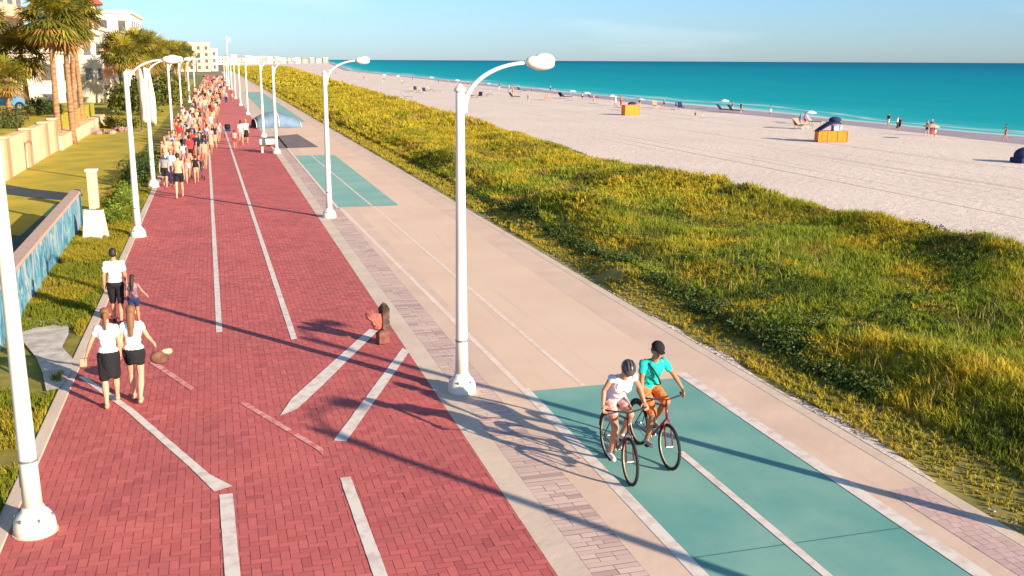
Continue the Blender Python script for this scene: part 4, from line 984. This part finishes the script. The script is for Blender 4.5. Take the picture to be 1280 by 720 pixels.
def ride(lean=.24, bow=0., out=False):
    J=dict(pelvis=(0,-.25,1.045),chest=(0,-.25+lean*1.1,1.34),neck=(0,-.22+lean*1.45,1.51),head=(0,-.17+lean*1.6+bow*.10,1.645-bow*.05),face=(0,1,-.25-bow),
      shL=(-.165,-.25+lean*1.35,1.445),shR=(.165,-.25+lean*1.35,1.445),hipL=(-.085,-.23,1.0),hipR=(.085,-.23,1.0),
      elL=(-.27,.09,1.26),wrL=(-.305,.18,1.085),elR=(.27,.09,1.26),wrR=(.305,.18,1.085),hdirL=(.0,.9,-.35),hdirR=(.0,.9,-.35),palmL=(0,-.3,-1),palmR=(0,-.3,-1),
      knR=(.12,.20,.74),anR=(.13,.055,.315),knL=(-.12,.14,.90),anL=(-.13,-.24,.475))
    if out: J.update(face=(0,1,.12),elL=(-.34,-.10,1.24),wrL=(-.46,-.03,1.03),hdirL=(-.3,.1,-1),palmL=(1,0,0))
    return J
def to_local(J, rz): return J
ra = empty('person', (5.31,12.62,0), R(180-4), 'cyclist in grey helmet and white sleeveless top bending over the left bicycle', 'person')
cloth('pale lilac',(.62,.66,.78),(.78,.77,.78))
figure(ra, ride(.26,.55), m_skins[0], .0065, hair='dark', hairlen='short', female=True, face=True, top_mat='pale lilac', bot_mat='pink', sleeve=.12, leg_cov=.55, helmet='helmet', hmode=(.75,.75), shoes='white')
rb_ = empty('person', (6.02,12.98,0), R(180+2), 'cyclist in teal t-shirt, dark cap and coral shorts with one arm hanging free', 'person')
figure(rb_, ride(.12,0,True), m_skins[2], .0065, hair='dark', face=True, top_mat='teal', bot_mat='orange', sleeve=.55, leg_cov=.95, helmet='cap', hmode=(.35,.75), shoes='grey')
stp = MB().path([(.11,-.16,1.49),(.105,-.01,1.455),(.05,.045,1.36),(-.03,.035,1.24),(-.11,-.04,1.12),(-.16,-.16,1.06)],[.016]*6,8,flat=.35).build('bag_strap', cloth('black',0), rb_, True)

# rust coloured bag beside the edging
bp = empty('backpack', (3.07,20.15,0), R(15), 'dark brown backpack with a rust-red jacket draped over it, at the brick edge', 'bag')
m_rust = mat('rust_canvas',(.44,.14,.11),.9,c2=(.30,.08,.06),scale=6,bump=.3); m_choc = mat('chocolate_canvas',(.06,.035,.03),.8,c2=(.14,.08,.06),scale=7)
rx = Matrix.Rotation(R(32),3,'Y')
sculpt(MB().box(-.02,.14,-.11,.11,.10,.78).ell((.06,0,.76),(.09,.11,.10)).ell((.06,0,.12),(.11,.13,.10)),'bag_body',.014,m_choc,bp,6,.01)
sculpt(MB().ell((-.17,0,.60),(.20,.07,.12),14,9,rx).ell((-.10,-.02,.48),(.12,.08,.15)).ell((-.25,.0,.70),(.09,.05,.06)).box(-.16,0,-.06,.05,.42,.66),'draped_jacket',.014,m_rust,bp,5,.02)
sculpt(MB().box(-.12,.12,-.14,.06,.02,.26).ell((0,-.05,.2),(.13,.11,.12)),'front_pocket',.014,mat('brown_canvas',(.22,.09,.065),.85,c2=(.13,.05,.04),scale=8),bp,7,.01)
MB().path([(.10,.0,.74),(.09,0,.86),(.04,0,.88),(0,0,.82),(.02,0,.70)],.012,8).build('strap', m_choc, bp, True)

# ---- crowd prototypes
protos=[]
spec=[dict(J=walk(.8,.6),female=False,hair='dark',leg_cov=.8,skirt=False,hairlen='short',sleeve=.5),
      dict(J=walk(-.7,.7),female=True,hair='brown',leg_cov=.45,skirt=True,hairlen='long',sleeve=.2),
      dict(J=walk(.3,.3),female=False,hair='brown',leg_cov=1.9,skirt=False,hairlen='short',sleeve=.95),
      dict(J=walk(-1.,.9),female=False,hair='dark',leg_cov=.6,skirt=False,hairlen='short',sleeve=.1),
      dict(J=walk(.6,.5),female=True,hair='blond',leg_cov=.9,skirt=True,hairlen='tail',sleeve=.4)]
for k,s_ in enumerate(spec):
    r = empty('person'); J=s_.pop('J')
    figure(r, J, m_skins[k%3], .022, hands=False, detail=False, **s_); protos.append(r)
used_p=[False]*5
def place_person(k, x, y, rz, sc, skin, top, bot, label, group, z=0.):
    r = protos[k] if not used_p[k] else copy_tree(protos[k])
    r.location=(x,y,z); r.rotation_euler=(0,0,rz); r.scale=(sc,)*3; tag(r,label,'person',group)
    for c in r.children:
        nm = c.name.split('.')[0]; mm = {'body':skin,'shirt':cloth(top,0),'shorts':cloth(bot,0),'skirt':cloth(bot,0)}.get(nm)
        if mm:
            c.material_slots[0].link='OBJECT'; c.material_slots[0].material=mm
    return r
# ensure prototypes are only consumed after copying
jobs=[]
near=[ # px,py,proto,rz,scale,top,bottom,label
 (225,248,3,0,1.12,'peach','black','broad man in peach top and black shorts, nearest walker at the front of the crowd'),
 (207,234,0,175,.94,'grey','black','walker in grey top at the left front of the crowd beside the third lamp'),
 (216,233,2,180,1.0,'pale blue','navy','walker in pale blue top and navy trousers behind the nearest man'),
 (236,229,1,0,1.0,'coral','pink','woman in coral top and pink skirt right of the nearest man'),
 (246,229,3,0,.78,'black','tan','child in black top right of the woman in coral'),
 (208,214,4,0,1.0,'tan','white','woman in tan top and white skirt by the hedge side of the crowd'),
 (222,210,0,180,1.0,'peach','tan','man in peach shirt and tan shorts facing back towards the camera'),
 (231,206,1,0,1.0,'navy','peach','woman in navy top and peach skirt in the front part of the crowd'),
 (247,203,2,0,1.0,'navy','coral','walker in navy top and coral trousers near the left lane line'),
 (213,200,3,180,1.0,'grey','black','walker in grey top and black shorts at the hedge side'),
 (302,182,0,0,1.0,'white','pink','walker in white top by the bench on the right side of the bricks'),
 (308,180,4,180,1.0,'white','black','woman in white top and black skirt beside the bench, facing the camera'),
 (294,186,3,0,.72,'pink','red','child in pink top walking between the right lane line and the bench'),
 (268,130,2,0,1.0,'navy','black','left person of three dark-dressed walkers abreast beyond the crowd'),
 (275,130,0,0,1.0,'black','black','middle person of three dark-dressed walkers abreast beyond the crowd'),
 (283,130,2,0,1.0,'grey','navy','right person of three dark-dressed walkers abreast beyond the crowd'),
 (274,178,1,0,.95,'pink','grey','woman in pink top just left of the black pushchair'),
 (260,172,4,180,1.0,'coral','peach','woman in coral top and peach skirt walking on the left lane line')]
for (px,py,k,a,sc,tp,bt_,lab) in near:
    x,y=G(px,py); jobs.append((k,x,y,R(a+random.uniform(-12,12)),sc,random.choice(m_skins),tp,bt_,lab,'people strolling on the brick promenade'))
tops=['coral','pink','tan','red','grey','tan','navy','black','coral','grey','pale blue','black','peach']; bots=['black','tan','red','navy','grey','blue','coral','peach']
combos=[(a,b) for a in dict.fromkeys(tops) for b in bots if a!=b]; random.shuffle(combos); ci=0
occ=[(j[1],j[2]) for j in jobs]
def free(x,y,d=.55): return all((x-a)**2+(y-b)**2>d*d for a,b in occ)
place_words=['in the near part of the crowd','in the middle of the crowd','towards the back of the crowd']
cnt=0
while cnt<68:
    py=random.choice([random.uniform(150,215),random.uniform(115,170)]); 
    lo = 200+(215-py)*.12; hi = 262+(215-py)*.42
    px=random.triangular(lo,hi,lo+14); x,y=G(px,py)
    if x<-2.9 or x>2.9 or not free(x,y): continue
    occ.append((x,y)); k=random.randrange(5); tp,bt_=combos[ci%len(combos)]; ci+=1
    side='left' if x<-1.8 else ('centre-left' if x<-.7 else 'centre')
    w_ = place_words[0] if y<75 else place_words[1] if y<110 else place_words[2]
    jobs.append((k,x,y,R(random.choice([0,0,0,180])+random.uniform(-20,20)),random.uniform(.92,1.04),random.choice(m_skins),tp,bt_,'walker in %s top and %s %s, %s %s'%(tp,bt_,'skirt' if k in(1,4) else 'trousers' if k==2 else 'shorts',side,w_),'people strolling on the brick promenade'))
    cnt+=1
cnt=0
while cnt<95:
    y=random.uniform(105,300); x=random.uniform(-2.7,2.4) if y>150 else random.uniform(-2.7,.6)
    if not free(x,y,.5): continue
    occ.append((x,y)); cnt+=1
    jobs.append((random.randrange(5),x,y,R(random.choice([0,180])),random.uniform(.92,1.04),random.choice(m_skins),random.choice(tops),random.choice(bots),'tiny distant walker in the dense crowd at the far end of the brick promenade','distant crowd on the promenade'))
# beach goers
gb='people scattered along the shoreline'
bpts=[(700,121,.9),(660,127,1),(612,118,.9),(596,121,.9),(641,118,1),(688,112,.9),(693,117,.9),(728,124,1),(769,131,1.2),(799,134,1),(776,131,1.1),(915,139,1),(926,140,1),(869,147,.6),(878,147,.6),(963,142,.9),(1000,158,1),(1006,156,1),(1110,157,1),(1124,163,1),(1121,160,.9),(1158,168,1),(1164,168,1.1),(1168,170,.8),(1256,174,1),
      (430,95,1),(455,99,1),(478,102,1),(503,104,1),(480,99,1),(534,101,1),(548,103,1),(560,104,1),(572,106,1),(585,106,1),(420,93,1),(407,90,1),(440,95,1),(392,88,1),(516,100,1),(624,111,1),(636,112,1),(648,113,1),(665,115,1),(742,127,1),(830,134,1),(845,136,.9)]
bcomb=[(a,b) for a in ['navy','black','coral','red','tan','white','grey','blue','pale blue'] for b in ['black','navy','red','white','grey','tan'] if a!=b]; random.shuffle(bcomb)
for i,(px,py,sc) in enumerate(bpts):
    x,y=G(px,py+1.5); tp,bt_=bcomb[i]; sc*=.72
    if y<160:
        lab='beach goer in %s top and %s shorts standing on the sand near the waterline'%(tp,bt_)
        jobs.append((random.randrange(5),x,y,random.uniform(0,6.28),sc,random.choice(m_skins),tp,bt_,lab,gb))
    else:
        jobs.append((random.randrange(5),x,y,random.uniform(0,6.28),sc,random.choice(m_skins),tp,bt_,'tiny distant figure standing on the far shoreline','distant figures on the shoreline'))
# first all copies, then the prototypes themselves take their first job
firstjob={}
used_p=[True]*5
for j in jobs:
    k=j[0]
    if k not in firstjob: firstjob[k]=j; continue
    place_person(*j)
for k,j in firstjob.items(): used_p[k]=False; place_person(*j)

# prams
def pram(loc, rz, label):
    r=empty('pushchair', loc, rz, label,'pushchair','pushchairs on the bricks')
    MB().ell((0,.05,.78),(.24,.26,.22),14,8).build('hood', cloth('black',0), r, True)
    MB().box(-.2,.2,-.25,.2,.42,.6).build('seat', cloth('navy',0), r, bevel=.04)
    f=MB()
    for s_ in (-.22,.22): f.path([(s_,.34,.1),(s_,-.1,.5),(s_,-.42,1.0)],.012,6); f.path([(s_,-.32,.1),(s_,.1,.5)],.012,6)
    f.path([(-.22,-.42,1.0),(.22,-.42,1.0)],.014,6); f.build('frame', m_steel, r)
    for s_ in (-.24,.24):
        for yy in (-.32,.34): MB().torus((s_,yy,.11),.085,.022,n=18,m=6).build('wheel', m_rub, r, True)
x,y=G(285,171); pram((x,y,0),0,'black hooded pushchair rolling along the right lane line')
x,y=G(249,226); pram((x-.05,y+.4,0),R(10),'black hooded pushchair to the right of the nearest walkers')

# ---- beach furniture
def cabana(loc, rz, sc, label, canopy=True):
    r=empty('beach_cabana', loc, rz, label,'beach cabana','orange beach cabanas'); r.scale=(sc,)*3
    mo=mat('orange_canvas',(.85,.25,.01),.7,c2=(.76,.20,.01),scale=2)
    b=MB().box(-1.75,1.75,-.8,.8,.0,1.0); b.build('orange_screen', mo, r, bevel=.03)
    for x_ in (-1.76,-.6,.6,1.76): MB().box(x_-.05,x_+.05,-.86,-.802,0,1.06).build('post', mat('tan_timber',(.5,.3,.12),.8), r)
    if canopy:
        V=[];F=[]
        for i in range(9):
            for j in range(7):
                u=i/8; v=-1+2*j/6; V.append((-1.9+2.75*u, v*.95, 1.02+.95*math.sin(u*1.9)*(1-.15*v*v)-.12*(v*v)))
        for i in range(8):
            for j in range(6): a=i*7+j; F.append((a,a+7,a+8,a+1))
        o=MB().add(V,F).build('canopy', cloth('navy',0), r, True); sm=o.modifiers.new('s','SOLIDIFY'); sm.thickness=.04
        MB().ell((.35,0,2.0),(.75,.75,.30),14,7).build('hood', cloth('navy',0), r, True)
        MB().box(.1,1.1,-.5,.5,1.0,1.5).build('cushion', cloth('pale blue',0), r, bevel=.05)
        for s_ in (-.6,.6): MB().path([(.9,s_,1.0),(.8,s_,1.9)],.03,6).build('strut', m_steel, r)
    return r
x,y=G(1046,178); cabana((x,y+.8,0),R(-14),.62*1.0,'orange beach cabana topped by a navy canopy, in the open sand').scale=(.62,.62,.8)
x,y=G(790,144); cabana((x,y+.5,0),R(10),.52,'small orange beach screen with dark bundles near the waterline', False).scale=(.52,.52,1.1)
tag(MB().ell((0,0,.25),(.55,.4,.28)).build('beach_bundle', cloth('navy',0), smooth=True, loc=(G(790,138)[0],G(790,138)[1],.5)),'dark navy bundle lying behind the small orange screen','bundle')
x,y=G(1282,203); r=empty('beach_pod',(x,y,0),0,'dark navy domed shade pod at the right edge of the sand','shade pod')
MB().ell((0,0,.42),(.8,.6,.5),16,9).build('dome', cloth('navy',0), r, True); MB().box(-.75,.75,-.5,.5,0,.3).build('base', cloth('navy',0), r, bevel=.05)
def umbrella(x,y,top,label,g_,s=1.,tilt=0.):
    r=empty('beach_umbrella',(x,y,0),random.uniform(0,6),label,'beach umbrella',g_); r.scale=(s*.62,)*3
    MB().path([(0,0,0),(0,0,1.9)],.02,6).build('pole', m_steel, r)
    MB().lathe([(1.0,1.55),(.97,1.60),(.6,1.80),(.25,1.92),(.02,1.96)],10).build('canopy', cloth(top,0), r)
gu='umbrellas along the beach'
ul=[(905,135,'white','white beach umbrella at the waterline left of centre of the near sea'),(1012,152,'white','white beach umbrella right behind the pair in front of the cabana'),(1163,172,'peach','pale yellow shade beside the people near the waterline'),
    (733,124,'white','white umbrella right of the lamp arm'),(715,121,'white','small white umbrella beside loungers'),(539,101,'white','tall white umbrella seen left of the nearest lamp'),(571,105,'white','white umbrella just left of the nearest lamp top'),(610,110,'pale blue','pale blue umbrella under the lamp arm'),
    (765,128,'white','white umbrella left of the small orange screen'),(800,133,'pale blue','pale blue umbrella above the small orange screen'),(480,97,'white','white umbrella near the second lamp head'),(497,99,'white','white umbrella on the shore right of the second lamp head'),(450,94,'coral','coral umbrella below the second lamp arm'),(412,90,'white','far white umbrella on the shore left of the second lamp')]
for (px,py,tp,lab) in ul:
    x,y=G(px,py+2.); umbrella(x,y,tp,lab,gu,min(1.3,.9+y*.0012))
def lounger(x,y,rz,c,label,g_):
    r=empty('sun_lounger',(x,y,0),rz,label,'lounger',g_)
    MB().box(-.3,.3,-.9,.45,.28,.36).build('seat', cloth(c,0), r, bevel=.02)
    o=MB().box(-.3,.3,0,.75,0,.08).build('backrest', cloth(c,0), r, bevel=.02); o.location=(0,.45,.30); o.rotation_euler=(R(48),0,0)
    for a in (-.26,.26):
        for b_ in (-.8,.4): MB().box(a-.02,a+.02,b_-.02,b_+.02,0,.278).build('leg', m_steel, r)
gl='loungers set out on the sand'
for i,(px,py) in enumerate([(509,122),(514,114),(519,113),(526,114),(531,115),(538,113),(545,114),(504,103),(588,121),(600,121),(611,119),(643,122),(646,114),(652,114),(704,122),(708,122),(683,124),(741,123),(1000,160),(1018,155),(1004,160),(851,136),(820,134),(905,139),(919,140)]):
    x,y=G(px,py+1); lounger(x,y,random.uniform(-.6,1.4),random.choice(['black','navy','tan','grey']),'dark sun lounger on the open sand towards the waterline',gl)
